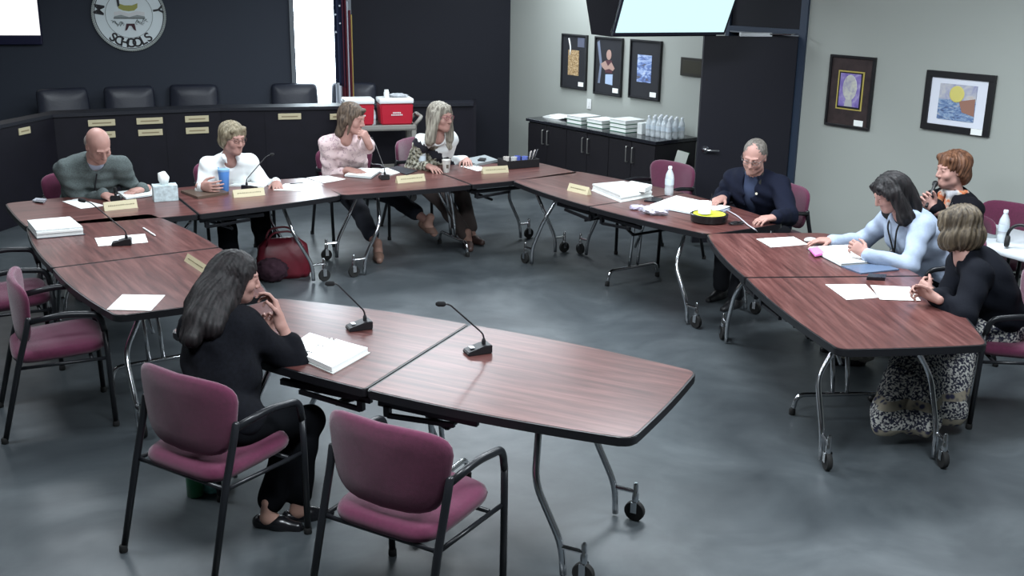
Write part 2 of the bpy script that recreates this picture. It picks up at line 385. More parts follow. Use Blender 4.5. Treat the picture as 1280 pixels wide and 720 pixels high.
# ------------------------------------------------------------------ guest chairs
def pad(bm,w,d,th,c,rows,taper=0,bow=0,round_=.12,tilt=None,sq=5.0):
    """cushion: rounded superellipse slab of nx x ny with puffed faces; returns nothing"""
    n=28; rings=[]
    def ring(sc,z,ww=1):
        vs=[]
        for k in range(n):
            a=2*math.pi*k/n; ca,sa=math.cos(a),math.sin(a); e=2/sq
            x=math.copysign(abs(ca)**e,ca)*w/2*sc; y=math.copysign(abs(sa)**e,sa)*d/2*sc
            x*=1-taper*(y/(d/2)); zz=z+bow*(x/(w/2))**2
            vs.append((x,y,zz))
        return vs
    prof=[(.0,-th/2),(.55,-th/2),(.90,-th/2*.92),(.98,-th/2*.5),(1.0,0),(.98,th/2*.5),(.90,th/2*.92),(.55,th/2*1.06),(0,th/2*1.12)]
    prev=None
    for sc,z in prof:
        if sc==0:
            cur=[bm.verts.new(tilt(Vector((0,0,z))))]
        else: cur=[bm.verts.new(tilt(Vector(v))) for v in ring(sc,z)]
        if prev is not None:
            if len(prev)==1:
                for k in range(n): bm.faces.new((prev[0],cur[(k+1)%n],cur[k]))
            elif len(cur)==1:
                for k in range(n): bm.faces.new((prev[k],prev[(k+1)%n],cur[0]))
            else:
                for k in range(n): bm.faces.new((prev[k],prev[(k+1)%n],cur[(k+1)%n],cur[k]))
        prev=cur
def make_chair():
    t=empty('guest_chair')
    bm=bmesh.new(); m=Matrix.Rotation(R(3),3,'X')
    pad(bm,.50,.49,.075,None,1,taper=-.04,tilt=lambda p:(m@p)+Vector((0,.005,.458)))
    link('seat',bm,CHAIRFAB,t,smooth=True)
    bm=bmesh.new(); m2=Matrix.Rotation(R(90+2),3,'X')
    pad(bm,.560,.355,.045,None,1,taper=-.12,bow=-.055,sq=4.2,tilt=lambda p:(m2@p)+Vector((0,-.190,.690)))
    link('backrest',bm,CHAIRFAB,t,smooth=True)
    for s in (-1,1):
        link('leg',tubebm([(s*.285,.25,0),(s*.292,.242,.40),(s*.294,.236,.58)],.0150,12),CHAIRFRAME,t,smooth=True)
        link('armrest',tubebm([(s*.294,.236,.575),(s*.296,.215,.672),(s*.292,.04,.692),(s*.280,-.135,.668)],.0175,12,.85,rad=.055),CHAIRFRAME,t,smooth=True)
        link('leg',tubebm([(s*.282,-.325,0),(s*.276,-.215,.42),(s*.277,-.16,.60),(s*.279,-.138,.685),(s*.280,-.136,.694)],[.0145,.0165,.0165,.0165,.010],12),CHAIRFRAME,t,smooth=True)
    bm=bmesh.new()
    for y in (-.20,.17): tube(bm,[(-.27,y-.01,.412),(.27,y-.01,.412)],.010,8)
    for s in (-1,1): tube(bm,[(s*.273,-.21,.412),(s*.286,.238,.412)],.010,8)
    link('seat_frame',bm,CHAIRFRAME,t,smooth=True)
    for s in (-1,1):
        for x,y in ((.285,.25),(.282,-.325)):
            link('foot_cap',lathebm([(.017,0),(.019,.004),(.018,.028),(.014,.034)],(s*x,y,0),12),RUBBER,t,auto=40)
    return t
chair0=make_chair(); _used=[False]
def chair(x,y,face,label,z=0):
    o=chair0 if not _used[0] else copy_tree(chair0); _used[0]=True
    o.location=(x,y,z); o.rotation_euler=(0,0,R(face-90)); return tag(o,label,'chair','burgundy guest chairs with black arms')
chair(-1.30,4.385,58,'burgundy guest chair the woman in the black blazer sits on')
chair(-.393,3.904,60,'empty burgundy guest chair in front of the nearest table')
chair(-2.585,5.77,27,'empty burgundy guest chair at left with its whole seat showing')
chair(-3.25,6.62,30,'burgundy guest chair cut by the left edge of the photo')
def chair_behind(k,x,lat,label,df=0):
    p=tl(k,x,lat); th=SEAM[k][2]; face=th-90 if lat>0 else th+90
    return chair(p.x,p.y,face+df,label),p
# ------------------------------------------------------------------ raised desk along the back (dais), built of panels
DESK=mat('espresso laminate',(.006,.0055,.010),.6,spec=.3,noise=.15,nscale=6)
DESKTOP=mat('dark blue laminate top',(.006,.007,.013),.6)
pxs=[(-40,164),(66,142.5),(140,139.5),(205,137),(275,134.5),(330,134),(420,132.5),(500,130),(592,128.5)]
dp=[at(u,v,1.02) for u,v in pxs]
desk=empty('council_desk',(dp[4].x,dp[4].y,0),0,'long dark curved council desk with panelled front and pale name plates','desk')
def off(p,k):                                   # toward the back
    q=p-CC; q.z=0; return p+q.normalized()*k
ins=Vector((desk.location.x,desk.location.y,0))
for i in range(len(dp)-1):
    a,b=dp[i]-ins,dp[i+1]-ins; a2,b2=off(dp[i],.06)-ins,off(dp[i+1],.06)-ins
    link('front_panel',prismbm([(a.x,a.y),(b.x,b.y),(b2.x,b2.y),(a2.x,a2.y)],.0,.985,.004),DESK,desk)
bm=bmesh.new()
for i in range(len(dp)-1):
    a,b=off(dp[i],-.02)-ins,off(dp[i+1],-.02)-ins; a2,b2=off(dp[i],.30)-ins,off(dp[i+1],.30)-ins
    prism(bm,[(a.x,a.y),(b.x,b.y),(b2.x,b2.y),(a2.x,a2.y)],.985,1.02)
link('desk_top',bm,DESKTOP,desk)
bm=bmesh.new()
for i in range(len(dp)-1):
    a,b=off(dp[i],.06)-ins,off(dp[i+1],.06)-ins; a2,b2=off(dp[i],.7)-ins,off(dp[i+1],.7)-ins
    prism(bm,[(a.x,a.y),(b.x,b.y),(b2.x,b2.y),(a2.x,a2.y)],.80,.83)
link('work_surface',bm,DESK,desk)
a,b=dp[-1]-ins,off(dp[-1],.7)-ins
link('end_panel',prismbm([(a.x-.03,a.y),(a.x+.03,a.y),(b.x+.03,b.y),(b.x-.03,b.y)],0,.985),DESK,desk)
# name plates fixed to the desk front: found on the front panel of each segment
def on_desk(u,v):
    best=None
    for i in range(len(dp)-1):
        a,b=dp[i],dp[i+1]; d=(b-a); d.z=0; d.normalize(); n=Vector((-d.y,d.x,0)); p=at_y(u,v,a,n); t=(p-a).dot(d)/((b-a).length)
        if -.02<=t<=1.02: return p,math.atan2(d.y,d.x),n
    return at_y(u,v,dp[-1],Vector((0,1,0))),0,Vector((0,1,0))
plates=[(30,163.5,20,'far left wing'),(127,153.5,30,''),(129,168.5,27,''),(187,151,30,''),(188,165.5,28,''),(246,148.5,28,''),(246.5,163,27,''),(362,145.5,28,''),(425,145.5,26,'')]
for i,(u,v,wp,_) in enumerate(plates):
    p,rz,n=on_desk(u,v); wd=wp/110.; bm=boxbm((0,-.006,0),(wd,.012,.068),None,.003)
    o=link('name_plate',bm,TAN,None); o.location=p; o.rotation_euler=(0,0,rz)
    o.parent=desk; o.location=p-ins
    ln=boxbm((0,-.0135,0),(wd*.7,.002,.012)); link('lettering',ln,mat('engraved brown line',(.25,.20,.12),.6),o)
# ------------------------------------------------------------------ leather chairs behind the desk
LEATH=mat('dark blue black leather',(.020,.023,.036),.38,bump=.12,bscale=60)
PLINTH=.05
e=empty('conference_chair')
bm=bmesh.new(); m2=Matrix.Rotation(R(98),3,'X'); pad(bm,.57,.64,.10,None,1,sq=12,taper=.02,bow=.03,tilt=lambda p:(m2@p)+Vector((0,-.27,.81))); link('backrest',bm,LEATH,e,smooth=True)
bm=bmesh.new(); pad(bm,.54,.52,.11,None,1,tilt=lambda p:p+Vector((0,.0,.48))); link('seat',bm,LEATH,e,smooth=True)
bm=bmesh.new(); pad(bm,.50,.15,.06,None,1,tilt=lambda p:(m2@p)+Vector((0,-.215,.80))); link('lumbar_roll',bm,LEATH,e,smooth=True)
for s in (-1,1): link('armrest',tubebm([(s*.30,-.2,.50),(s*.32,-.22,.70),(s*.32,.18,.70),(s*.29,.16,.46)],.02,10,1,rad=.06),BLACK,e,smooth=True)
link('column',lathebm([(.03,.1),(.03,.42)],(0,0,0),14),DKMETAL,e)
bm=bmesh.new()
for k in range(5):
    a=2*math.pi*k/5; tube(bm,[(0,0,.11),(.28*math.cos(a),.28*math.sin(a),.07)],.018,8); lathe(bm,[(.027,-.012),(.027,.012)],(.28*math.cos(a),.28*math.sin(a),.027),12,'Y')
link('star_base',bm,BLACK,e)
ch_px=[(88.5,113,'leftmost of the black leather chairs behind the council desk'),(166,110.5,'black leather chair behind the desk, second from the left'),(240,107.5,'black leather chair behind the desk, nearest the left side of the lit window wall'),(372,106.5,'black leather chair standing just left of the bright window'),(438,105.5,'black leather chair standing just right of the bright window under the flag'),(497,103.5,'rightmost black leather chair, behind the red cooler')]
platform=bmesh.new()
bb=[off(dp[i],.08) for i in range(1,len(dp))]; b2=[off(dp[i],1.25) for i in range(len(dp)-1,0,-1)]
prism(platform,[(p.x,p.y) for p in bb+b2],0,PLINTH); struct(link('floor_platform',platform,mat('dark carpet',(.02,.021,.026),.95)))
for i,(u,v,lab) in enumerate(ch_px):
    o=e if i==0 else copy_tree(e)
    # stand the chair .72 m behind the desk front along this sight line
    p0,_,_=on_desk(u,v+30) if u<560 else (None,0,0)
    q=Vector((p0.x,p0.y,0)); q=q+Vector((q.x,q.y,0)).normalized()*.78
    d=ray(u,v); t=(Vector((q.x,q.y)).length)/Vector((d.x,d.y)).length; zt=CH+d.z*t
    o.location=(q.x,q.y,PLINTH); o.rotation_euler=(0,0,math.atan2(-q.y,-q.x)-math.pi/2+R([12,4,-6,5,-8,3][i]))
    tag(o,lab,'chair','leather chairs behind the council desk'); 
    print('WANT',round(zt,3))
# monitor between two chairs
p=at(483,101,1.33); 
# ------------------------------------------------------------------ district seal on the back wall
a0,z0=onb(161.5,18.5); ar,_=onb(208,18.5); al_,_=onb(115,18.5); rad=(ar-al_)/2
seal=empty('wall_seal',bl(a0,z0,.012),BDIR,'round white emblem plaque with a rope rim and the word SCHOOLS on the dark wall','sign')
SEALW=mat('seal white',(.78,.86,.88),.5); INK=mat('seal black ink',(.03,.03,.035),.6); GREY=mat('seal grey',(.30,.34,.34),.5)
def disc(r0,r1,y0,y1,seg=64,cx=0,cz=0):
    bm=bmesh.new(); A=[];
    for k in range(seg):
        t=2*math.pi*k/seg; A.append([bm.verts.new((cx+r*math.cos(t),y,cz+r*math.sin(t))) for r,y in ((r1,y0),(r1,y1),(r0,y1),(r0,y0))])
    for k in range(seg):
        a,b=A[k],A[(k+1)%seg]
        for j in range(4): bm.faces.new((a[j],b[j],b[(j+1)%4],a[(j+1)%4]))
    return bm
link('disc',lathebm([(rad*.97,-.006),(rad*.97,.006)],(0,0,0),64,'Y'),SEALW,seal)
link('rim',disc(rad*.955,rad,-.022,.0),GREY,seal)
bm=bmesh.new()
for k in range(110):
    t=2*math.pi*k/110; tube(bm,[(rad*.94*math.cos(t),-.018,rad*.94*math.sin(t)),(rad*1.0*math.cos(t+.05),-.020,rad*1.0*math.sin(t+.05))],.006,5)
o=link('rope_border',bm,mat('rope grey',(.42,.45,.42),.6),seal); o['kind']='stuff'
link('inner_ring',disc(rad*.625,rad*.64,-.009,-.006),GREY,seal)
link('dark_ring',disc(rad*.915,rad*.935,-.009,-.006),INK,seal)
def arc_text(word,r,a_mid,step,size,flip,mt=INK):
    n=len(word)
    for i,ch in enumerate(word):
        k=i-(n-1)/2; a=a_mid+(k*step if flip else -k*step)
        if ch==' ': continue
        # letters stand upright along the bottom (flip) or the top
        rot=a+math.pi/2 if flip else a-math.pi/2
        t=text_obj('letter',ch,size,mt,seal,(r*math.cos(a),-.008,r*math.sin(a)),(0,0,0),.0015)
        t.rotation_euler=Matrix(((math.cos(rot),0,math.sin(rot)),(0,1,0),(-math.sin(rot),0,math.cos(rot)))).to_euler()
        m=Matrix.Rotation(-rot,3,'Y')@Matrix.Rotation(R(90),3,'X'); t.rotation_euler=m.to_euler()
arc_text('SCHOOLS',rad*.785,-math.pi/2,R(12.5),.145,True)
arc_text('M',rad*.79,math.pi-R(10),0,.16,False); 
arc_text('Y',rad*.79,R(10),0,.16,False)
# emblem: lamp, open book, laurel and ribbon
s=rad
bm=bmesh.new(); q=[(-.43,-.02),(-.40,.10),(-.2,.125),(-.05,.06),(0,.02),(.05,.06),(.2,.125),(.38,.08),(.41,-.03),(.2,-.01),(0,-.075),(-.2,-.01)]
def flatpoly(pts,y0,y1,sc=1,dx=0,dz=0):
    bm=bmesh.new(); a=[bm.verts.new((dx+x*sc,y0,dz+z*sc)) for x,z in pts]; b=[bm.verts.new((dx+x*sc,y1,dz+z*sc)) for x,z in pts]; n=len(pts)
    bm.faces.new(a); bm.faces.new(b[::-1])
    for i in range(n): bm.faces.new((a[i],a[(i+1)%n],b[(i+1)%n],b[i]))
    return bm
link('book_pages',flatpoly([(-.40,-.05),(-.40,.06),(-.22,.09),(0,.02),(.22,.09),(.42,.06),(.42,-.05),(.22,-.01),(0,-.07),(-.22,-.01)],-.010,-.006,s,0,s*.02),WHITEPL,seal)
link('book_shadow_edge',flatpoly([(-.41,-.09),(-.40,-.04),(-.22,.0),(0,-.06),(.22,.0),(.42,-.04),(.42,-.09),(.05,-.10),(-.05,-.10)],-.0115,-.006,s,0,s*.0),GREY,seal)
link('book_outline',flatpoly([(-.42,-.105),(.43,-.105),(.43,-.085),(-.42,-.085)],-.012,-.006,s),INK,seal)
LAUREL=mat('laurel grey green',(.10,.13,.13),.6)
for sg in (-1,1):
    bm=bmesh.new()
    for k in range(12):
        cx=sg*(.14+k*.026)*s; cz=(-.24+.045*math.sin(k*.8)+k*.004)*s; a=R(20+k*11%60)*sg
        for da in (-.6,.6):
            dx,dz=math.cos(a+da)*sg,math.sin(a+da)
            p=[(cx,cz),(cx+dx*.04*s-dz*.008*s,cz+dz*.04*s+dx*.008*s),(cx+dx*.085*s,cz+dz*.085*s),(cx+dx*.04*s+dz*.008*s,cz+dz*.04*s-dx*.008*s)]
            v=[bm.verts.new((x,-.010,z)) for x,z in p]; bm.faces.new(v)
            v=[bm.verts.new((x,-.0065,z)) for x,z in p]; bm.faces.new(v[::-1])
    link('laurel_branch',bm,LAUREL,seal)
link('ribbon',flatpoly([(-.09,-.24),(.13,-.24),(.16,-.44),(.10,-.41),(.04,-.30),(-.02,-.30),(-.08,-.41),(-.14,-.44)],-.012,-.006,s),mat('ribbon maroon black',(.06,.02,.03),.6),seal)
link('lamp_bowl',flatpoly([(-.28,.32),(-.27,.18),(-.15,.12),(0,.10),(.15,.12),(.24,.2),(.25,.32),(.1,.26),(-.1,.26)],-.010,-.006,s),mat('seal yellow green',(.38,.38,.10),.5),seal)
link('lamp_handle',flatpoly([(-.31,.48),(-.24,.48),(-.23,.25),(-.29,.22)],-.012,-.006,s),INK,seal)
# ------------------------------------------------------------------ screens
def emis(name,col,strg): return mat(name,(.02,.02,.02),.3,emit=col,estr=strg)
a1,zb=onb(52.5,43.5); a2,zf=onb(57,53)
tv=empty('wall_television',bl(a1-.7,zb+.4,.03),BDIR,'black framed wall television with a blank white picture at upper left','television')
link('frame',boxbm((-.02,-.03,-.02),(1.4+2*(a2-a1),.06,.80+2*(zb-zf)),None,.008),mat('navy black bezel',(.015,.016,.045),.3),tv)
link('screen',boxbm((0,-.062,0),(1.4,.004,.80)),emis('white screen light',(1,1,1),1.25),tv)
# ceiling television, its face turned and tipped down toward the tables
sbl,sbr=at(769,40.5,1.95),at(905,42.5,1.95)
dist=9.9
def ondist(u,v,dd):
    d=ray(u,v); return CC+d*(dd/d.y)
pbl,pbr=ondist(769.5,39.5,9.10),ondist(904.5,41.5,9.48)
rt=(pbr-pbl); wdt=rt.length; rt.z=0; rt.normalize(); nb=Vector((-rt.y,rt.x,0))      # nb points away from the viewer
ctv=empty('ceiling_television',(pbl+pbr)/2,math.atan2(rt.y,rt.x),'large ceiling-hung television with a pale cyan picture above the counter','television')
hh=wdt*.5625; TT=R(27); sy,sz=-math.sin(TT)*hh,math.cos(TT)*hh
def yz(x0,x1,prof):
    bm=bmesh.new(); a=[bm.verts.new((x0,y,z)) for y,z in prof]; b=[bm.verts.new((x1,y,z)) for y,z in prof]; n=len(prof)
    bm.faces.new(a); bm.faces.new(b[::-1])
    for i in range(n): bm.faces.new((a[i],a[(i+1)%n],b[(i+1)%n],b[i]))
    return bm
link('screen',yz(-wdt/2,wdt/2,[(0,0),(sy,sz),(sy+.004,sz+.002),(.004,.002)]),emis('cyan screen light',(.66,.95,1.0),1.1),ctv)
k0=.02
tn=(math.cos(TT),math.sin(TT)); td_=(-math.sin(TT),math.cos(TT))
bz=[(td_[0]*a_+tn[0]*b_,td_[1]*a_+tn[1]*b_) for a_,b_ in ((-.03,.006),(hh+.03,.006),(hh+.03,.05),(-.03,.05))]
link('bezel',yz(-wdt/2-.02,wdt/2+.02,bz),mat('glossy black bezel',(.01,.011,.02),.25),ctv)
for q in (-1,1): link('bezel_side',boxbm((q*(wdt/2+.012),0,0),(.02,.006,.004)),BLACK,ctv)
link('housing',yz(-wdt/2-.02,wdt/2-.05,[(.04,-.035),(sy+.06,sz+.02),(.42-sy,sz+.02),(.42,-.035)]),mat('matt black housing',(.005,.005,.008),.9,spec=.1),ctv)
link('ceiling_pole',tubebm([(0,.12,sz),(0,.12,CEIL-ctv.location.z)],.03,12),BLACK,ctv)
# second dark screen seen from behind, left of the bright one
pA,pB=ondist(742,-8,10.0),ondist(771,45,9.75)
# ------------------------------------------------------------------ door leaf folded back against the wall
hinge=wl(DA1-.005,0,.035); ang=None
best=None
for k in range(0,900):
    th=WDIR+math.pi+R(k*.1)      # from folded flat, swinging into the room
    e1=hinge+Vector((math.cos(th),math.sin(th),0))*.90
    d=e1+Vector((0,0,1.2))-CC; u=640+F_PX*d.dot(CR)/d.dot(CF)
    if k>750: break
    if best is None or abs(u-873.5)<best[0]: best=(abs(u-873.5),th,k)
th=best[1]; print('door leaf angle',best)
leaf=empty('door_leaf',hinge,th,'open near-black door leaf with a silver lever handle standing out from the doorway','door')
link('panel',boxbm((.45,0,1.0),(.90,.045,1.94),None,.003),mat('black door laminate',(.013,.013,.020),.45),leaf)
for s_ in (-1,1):
    bm=bmesh.new(); lathe(bm,[(.035,-.006),(.035,.006),(.012,.008),(.012,.05)] if s_>0 else [(.012,-.05),(.012,-.008),(.035,-.006),(.035,.006)],(.83,s_*.028,.93),16,'Y')
    tube(bm,smooth_path([(.83,s_*.07,.93),(.80,s_*.075,.93),(.71,s_*.075,.925)],5,.03),.010,8); link('lever_handle',bm,CHROME,leaf,auto=40)
link('closer_arm',tubebm([(.30,.05,1.99),(.12,.13,1.992),(.02,.05,1.992)],.008,8),CHROME,leaf)
link('door_closer',boxbm((.42,.035,1.985),(.30,.05,.035),None,.004),mat('silver closer',(.75,.78,.80),.3,.3),leaf)
# ------------------------------------------------------------------ counter with six doors
c0,_=onw(685,143); CA0,CA1=-2.13,.0; DEP=.60
ctr_=wl((CA0+CA1)/2,0,DEP/2+.0)
cab=empty('storage_counter',ctr_,WDIR,'long black counter cabinet with three pairs of doors and pale bar handles','cabinet')
CABM=mat('black cabinet laminate',(.011,.010,.013),.45)
Lc=CA1-CA0
link('body',boxbm((0,0,.44),(Lc,DEP-.04,.80),None,.003),CABM,cab)
link('toe_kick',boxbm((0,.02,.03),(Lc-.05,DEP-.10,.06)),BLACK,cab)
link('worktop',boxbm((0,-.01,.865),(Lc+.04,DEP+.02,.035),None,.004),mat('black granite top',(.016,.017,.022),.15,noise=.3,nscale=80),cab)
# room side of the counter is local -y (WN points out of the room)
for k in range(6):
    wdr=Lc/6; x=-Lc/2+wdr*(k+.5)
    dr=link('door',boxbm((x,-(DEP-.04)/2-.01,.45),(wdr-.008,.02,.76),None,.003),CABM,cab)
    hx=x+(wdr/2-.045)*(1 if k%2==0 else -1)
    link('door_handle',tubebm([(hx,-(DEP)/2-.005,.62),(hx,-(DEP)/2-.035,.62),(hx,-(DEP)/2-.035,.78),(hx,-(DEP)/2-.005,.78)],.006,8,1,rad=.01),mat('brushed nickel',(.55,.55,.52),.3,.9),dr,smooth=True)
# ------------------------------------------------------------------ framed pictures
def framed(px4,label,fw,fmat,build,depth=.03):
    (ul,vt),(ur,_),(_,vb)=px4
    al,zt=onw(ul,vt); ar,_=onw(ur,vt+6); _,zb=onw(ul,vb)
    w_,h_=ar-al,zt-zb
    o=empty('framed_picture',wl((al+ar)/2,(zt+zb)/2,.004),WDIR,label,'picture','framed pictures on the pale wall')
    bm=bmesh.new()
    for cx,cz,sx,sz in ((0,h_/2-fw/2,w_,fw),(0,-h_/2+fw/2,w_,fw),(-w_/2+fw/2,0,fw,h_-2*fw),(w_/2-fw/2,0,fw,h_-2*fw)): box(bm,(cx,-depth/2,cz),(sx,depth,sz),Matrix.Identity(3),.002)
    link('frame',bm,fmat,o); build(o,w_,h_,fw); return o
def plane_(name,o,cx,cz,w_,h_,m_,y=-.012,t=.004): return link(name,boxbm((cx,y,cz),(w_,t,h_)),m_,o)
FBL=mat('black picture frame',(.010,.010,.012),.35); MATB=mat('black mat board',(.016,.017,.022),.7)
def artmat(name,fn):
    m,nt,b=nodes(name); tc=nt.nodes.new('ShaderNodeTexCoord'); fn(nt,b,tc); b.inputs['Roughness'].default_value=.5; return m
def noisy(stops,scale,stretch=(1,1,1),dist_=1.0):
    def fn(nt,b,tc):
        mp=nt.nodes.new('ShaderNodeMapping'); mp.inputs['Scale'].default_value=stretch; nt.links.new(tc.outputs['Object'],mp.inputs['Vector'])
        n=nt.nodes.new('ShaderNodeTexNoise'); n.inputs['Scale'].default_value=scale; n.inputs['Detail'].default_value=4; n.inputs['Distortion'].default_value=dist_
        nt.links.new(mp.outputs['Vector'],n.inputs['Vector']); nt.links.new(ramp(nt,n.outputs['Fac'],stops),b.inputs['Base Color'])
    return fn
def card(o,w_,h_,dx=.30,dz=-.40): plane_('label_card',o,w_*dx,h_*dz,w_*.2,h_*.08,PAPER,-.018)
def art1(o,w_,h_,fw):
    plane_('mat_board',o,0,0,w_-2*fw,h_-2*fw,MATB)
    plane_('picture_panel',o,-.02*w_,-.02*h_,w_*.42,h_*.46,artmat('honeycomb ochre',noisy([(.35,(.12,.07,.03)),(.5,(.42,.27,.12)),(.7,(.62,.50,.34))],60)),-.016)
    link('straw_stroke',tubebm([(-.16*w_,-.018,.12*h_),(-.14*w_,-.018,.25*h_),(-.22*w_,-.018,.42*h_)],.009,6,1,rad=.05),WHITEPL,o,smooth=True)
    plane_('grey_patch',o,.26*w_,.36*h_,w_*.26,h_*.17,mat('slate picture patch',(.10,.11,.16),.6),-.0155); card(o,w_,h_)
def art2(o,w_,h_,fw):
    plane_('mat_board',o,0,0,w_-2*fw,h_-2*fw,MATB)
    sk=mat('painted skin',(.40,.26,.22),.6)
    link('painted_head',lathebm([(.001,-.018),(w_*.09,-.017),(w_*.09,-.014),(.001,-.013)],(0.02*w_,0,.20*h_),16,'Y',1,1.35),sk,o)
    link('painted_arms',flatpoly([(-.26,.02),(-.10,.10),(0,-.02),(.12,.08),(.24,-.06),(.18,-.12),(.05,-.08),(-.1,-.12),(-.2,-.06)],-.018,-.014,w_,0,h_*.02),sk,o)
    link('painted_top',flatpoly([(-.12,.12),(.12,.12),(.14,-.18),(-.12,-.18)],-.0165,-.014,w_,.02*w_,h_*.02),mat('painted maroon',(.08,.03,.04),.6),o)
    link('painted_cloth',flatpoly([(-.12,0),(.14,.02),(.14,-.24),(-.12,-.22)],-.0170,-.014,w_,.04*w_,-h_*.14),mat('painted blue white',(.38,.48,.66),.6),o)
    link('brush_stroke',flatpoly([(-.42,.55),(-.34,.60),(-.22,.05),(-.28,-.42),(-.36,-.42),(-.30,.02)],-.016,-.014,w_,0,0),mat('painted grey blue',(.16,.19,.27),.6),o); card(o,w_,h_)
def art3(o,w_,h_,fw):
    plane_('mat_board',o,0,0,w_-2*fw,h_-2*fw,MATB)
    plane_('picture_panel',o,-.02*w_,.02*h_,w_*.46,h_*.46,artmat('blue landscape',noisy([(.3,(.10,.09,.10)),(.45,(.12,.20,.48)),(.6,(.45,.55,.75)),(.75,(.60,.60,.62))],9,(1,1,2.5))),-.016); card(o,w_,h_)
def art4(o,w_,h_,fw):
    plane_('mat_board',o,0,0,w_-2*fw,h_-2*fw,mat('dark brown mat board',(.030,.018,.018),.6,noise=.4,nscale=12))
    GOLD=mat('gold fillet',(.55,.45,.12),.4,.3)
    plane_('gold_fillet',o,0,.02*h_,w_*.58,h_*.54,GOLD,-.015); plane_('dark_slip',o,0,.02*h_,w_*.52,h_*.505,FBL,-.0175)
    plane_('picture_panel',o,0,.025*h_,w_*.46,h_*.46,artmat('violet watercolour',noisy([(.3,(.12,.08,.32)),(.5,(.24,.18,.46)),(.7,(.45,.42,.55))],10)),-.020)
    bm=bmesh.new(); lathe(bm,[(.001,-.026),(w_*.15,-.025),(w_*.16,-.022),(.001,-.021)],(0,0,.06*h_),20,'Y',1,1.5)
    bm2=flatpoly([(-.06,.0),(.06,.0),(.09,-.16),(-.09,-.16)],-.025,-.021,w_,0,-h_*.08); link('portrait_neck',bm2,mat('pale grey paint',(.42,.42,.42),.6),o)
    link('portrait_head',bm,artmat('pale portrait',noisy([(.3,(.30,.28,.40)),(.6,(.55,.55,.48)),(.75,(.62,.60,.40))],14)),o); card(o,w_,h_,.26,-.42)
def art5(o,w_,h_,fw):
    plane_('mat_board',o,0,0,w_-2*fw,h_-2*fw,mat('white mat board',(.70,.72,.80),.6))
    plane_('picture_panel',o,-.01*w_,.0*h_,w_*.54,h_*.60,artmat('sea of blue strokes',noisy([(.3,(.06,.08,.16)),(.45,(.12,.20,.38)),(.6,(.32,.42,.55)),(.75,(.45,.28,.22))],12,(1,1,2.6),2)),-.016)
    plane_('sky_band',o,-.01*w_,.17*h_,w_*.54,h_*.26,artmat('pale sky strokes',noisy([(.3,(.25,.26,.45)),(.6,(.50,.50,.52)),(.8,(.55,.42,.35))],12)),-.017)
    bm=bmesh.new(); lathe(bm,[(.001,-.024),(w_*.10,-.023),(w_*.11,-.020),(.001,-.018)],(-.02*w_,0,.14*h_),20,'Y',1,1.0)
    link('painted_moon',bm,mat('painted yellow',(.62,.55,.16),.6),o)
    link('painted_rock',flatpoly([(.02,.02),(.25,.07),(.26,-.16),(.08,-.12)],-.020,-.018,w_,0,0),mat('painted rust',(.30,.15,.11),.6),o)
    plane_('label_card',o,w_*.34,-h_*.44,w_*.16,h_*.10,PAPER,-.034)
framed([(704.5,41.5),(736,0),(0,109)],'black framed picture of an ochre block with a white straw, leftmost above the counter',.018,FBL,art1)
framed([(746,45),(780.5,0),(0,117)],'black framed picture of a figure with raised arms, middle one above the counter',.018,FBL,art2)
framed([(790.5,48.5),(829,0),(0,122)],'black framed picture of a small blue landscape, nearest the door above the counter',.018,FBL,art3)
framed([(1041,67.5),(1097,0),(0,156.5)],'dark framed violet portrait with a gold inner border right of the doorway',.022,FBL,art4)
framed([(1161.5,87),(1248,0),(0,161)],'black framed seascape with yellow moon on a wide white mat',.052,FBL,art5)
al,zt=onw(853,71); ar,_=onw(884,72); _,zb=onw(853,94)
link_o=empty('wall_plaque',wl((al+ar)/2,(zt+zb)/2,.006),WDIR,'small dark wall plaque partly hidden by the open door leaf','sign')
link('plate',boxbm((0,-.008,0),(ar-al,.016,zt-zb),None,.003),mat('bronze black plate',(.035,.034,.030),.4,.3),link_o); link('raised_field',boxbm((0,-.018,0),((ar-al)*.8,.004,(zt-zb)*.7)),mat('dark bronze field',(.05,.047,.035),.4,.4),link_o)
al,zt=onw(737,130)
sw=empty('light_switch',wl(al,zt,.003),WDIR,'white light switch on the pale wall above the counter','switch'); link('cover_plate',boxbm((0,-.004,0),(.075,.008,.115),None,.002),WHITEPL,sw); link('rocker',boxbm((0,-.010,0),(.03,.006,.06),None,.002),WHITEPL,sw)
# ------------------------------------------------------------------ flag on a pole by the window
fb,_=onb(424,60)
fl=empty('flag_stand',bl(fb+.02,PLINTH,.35),BDIR,'draped striped flag with gold fringe hanging beside the bright window','flag')
link('pole',tubebm([(0,0,.05),(0,0,2.45)],.014,10),mat('varnished pole',(.25,.14,.06),.4),fl)
link('base',lathebm([(.001,0),(.14,0),(.14,.03),(.05,.06),(.02,.08),(.001,.08)],(0,0,0),24),mat('brass',(.45,.33,.12),.35,.9),fl,auto=40)
def cloth(name,x0,x1,z0,z1,m_,y=-.02,folds=5,amp=.03,taper=.0):
    bm=bmesh.new(); nx,nz=40,24; g=[]
    for j in range(nz+1):
        v=j/nz; row=[]
        for i in range(nx+1):
            u=i/nx; x=x0+(x1-x0)*u; x=x*(1-taper*(1-v))
            row.append(bm.verts.new((x,y+amp*math.sin(u*folds*2*math.pi+v*1.2),z0+(z1-z0)*v-.05*u*(1-v))))
        g.append(row)
    fs=[bm.faces.new((g[j][i],g[j][i+1],g[j+1][i+1],g[j+1][i])) for j in range(nz) for i in range(nx)]
    r=bmesh.ops.extrude_face_region(bm,geom=fs)
    for v in [x for x in r['geom'] if isinstance(x,bmesh.types.BMVert)]: v.co.y+=.004
    return link(name,bm,m_,fl,smooth=True)
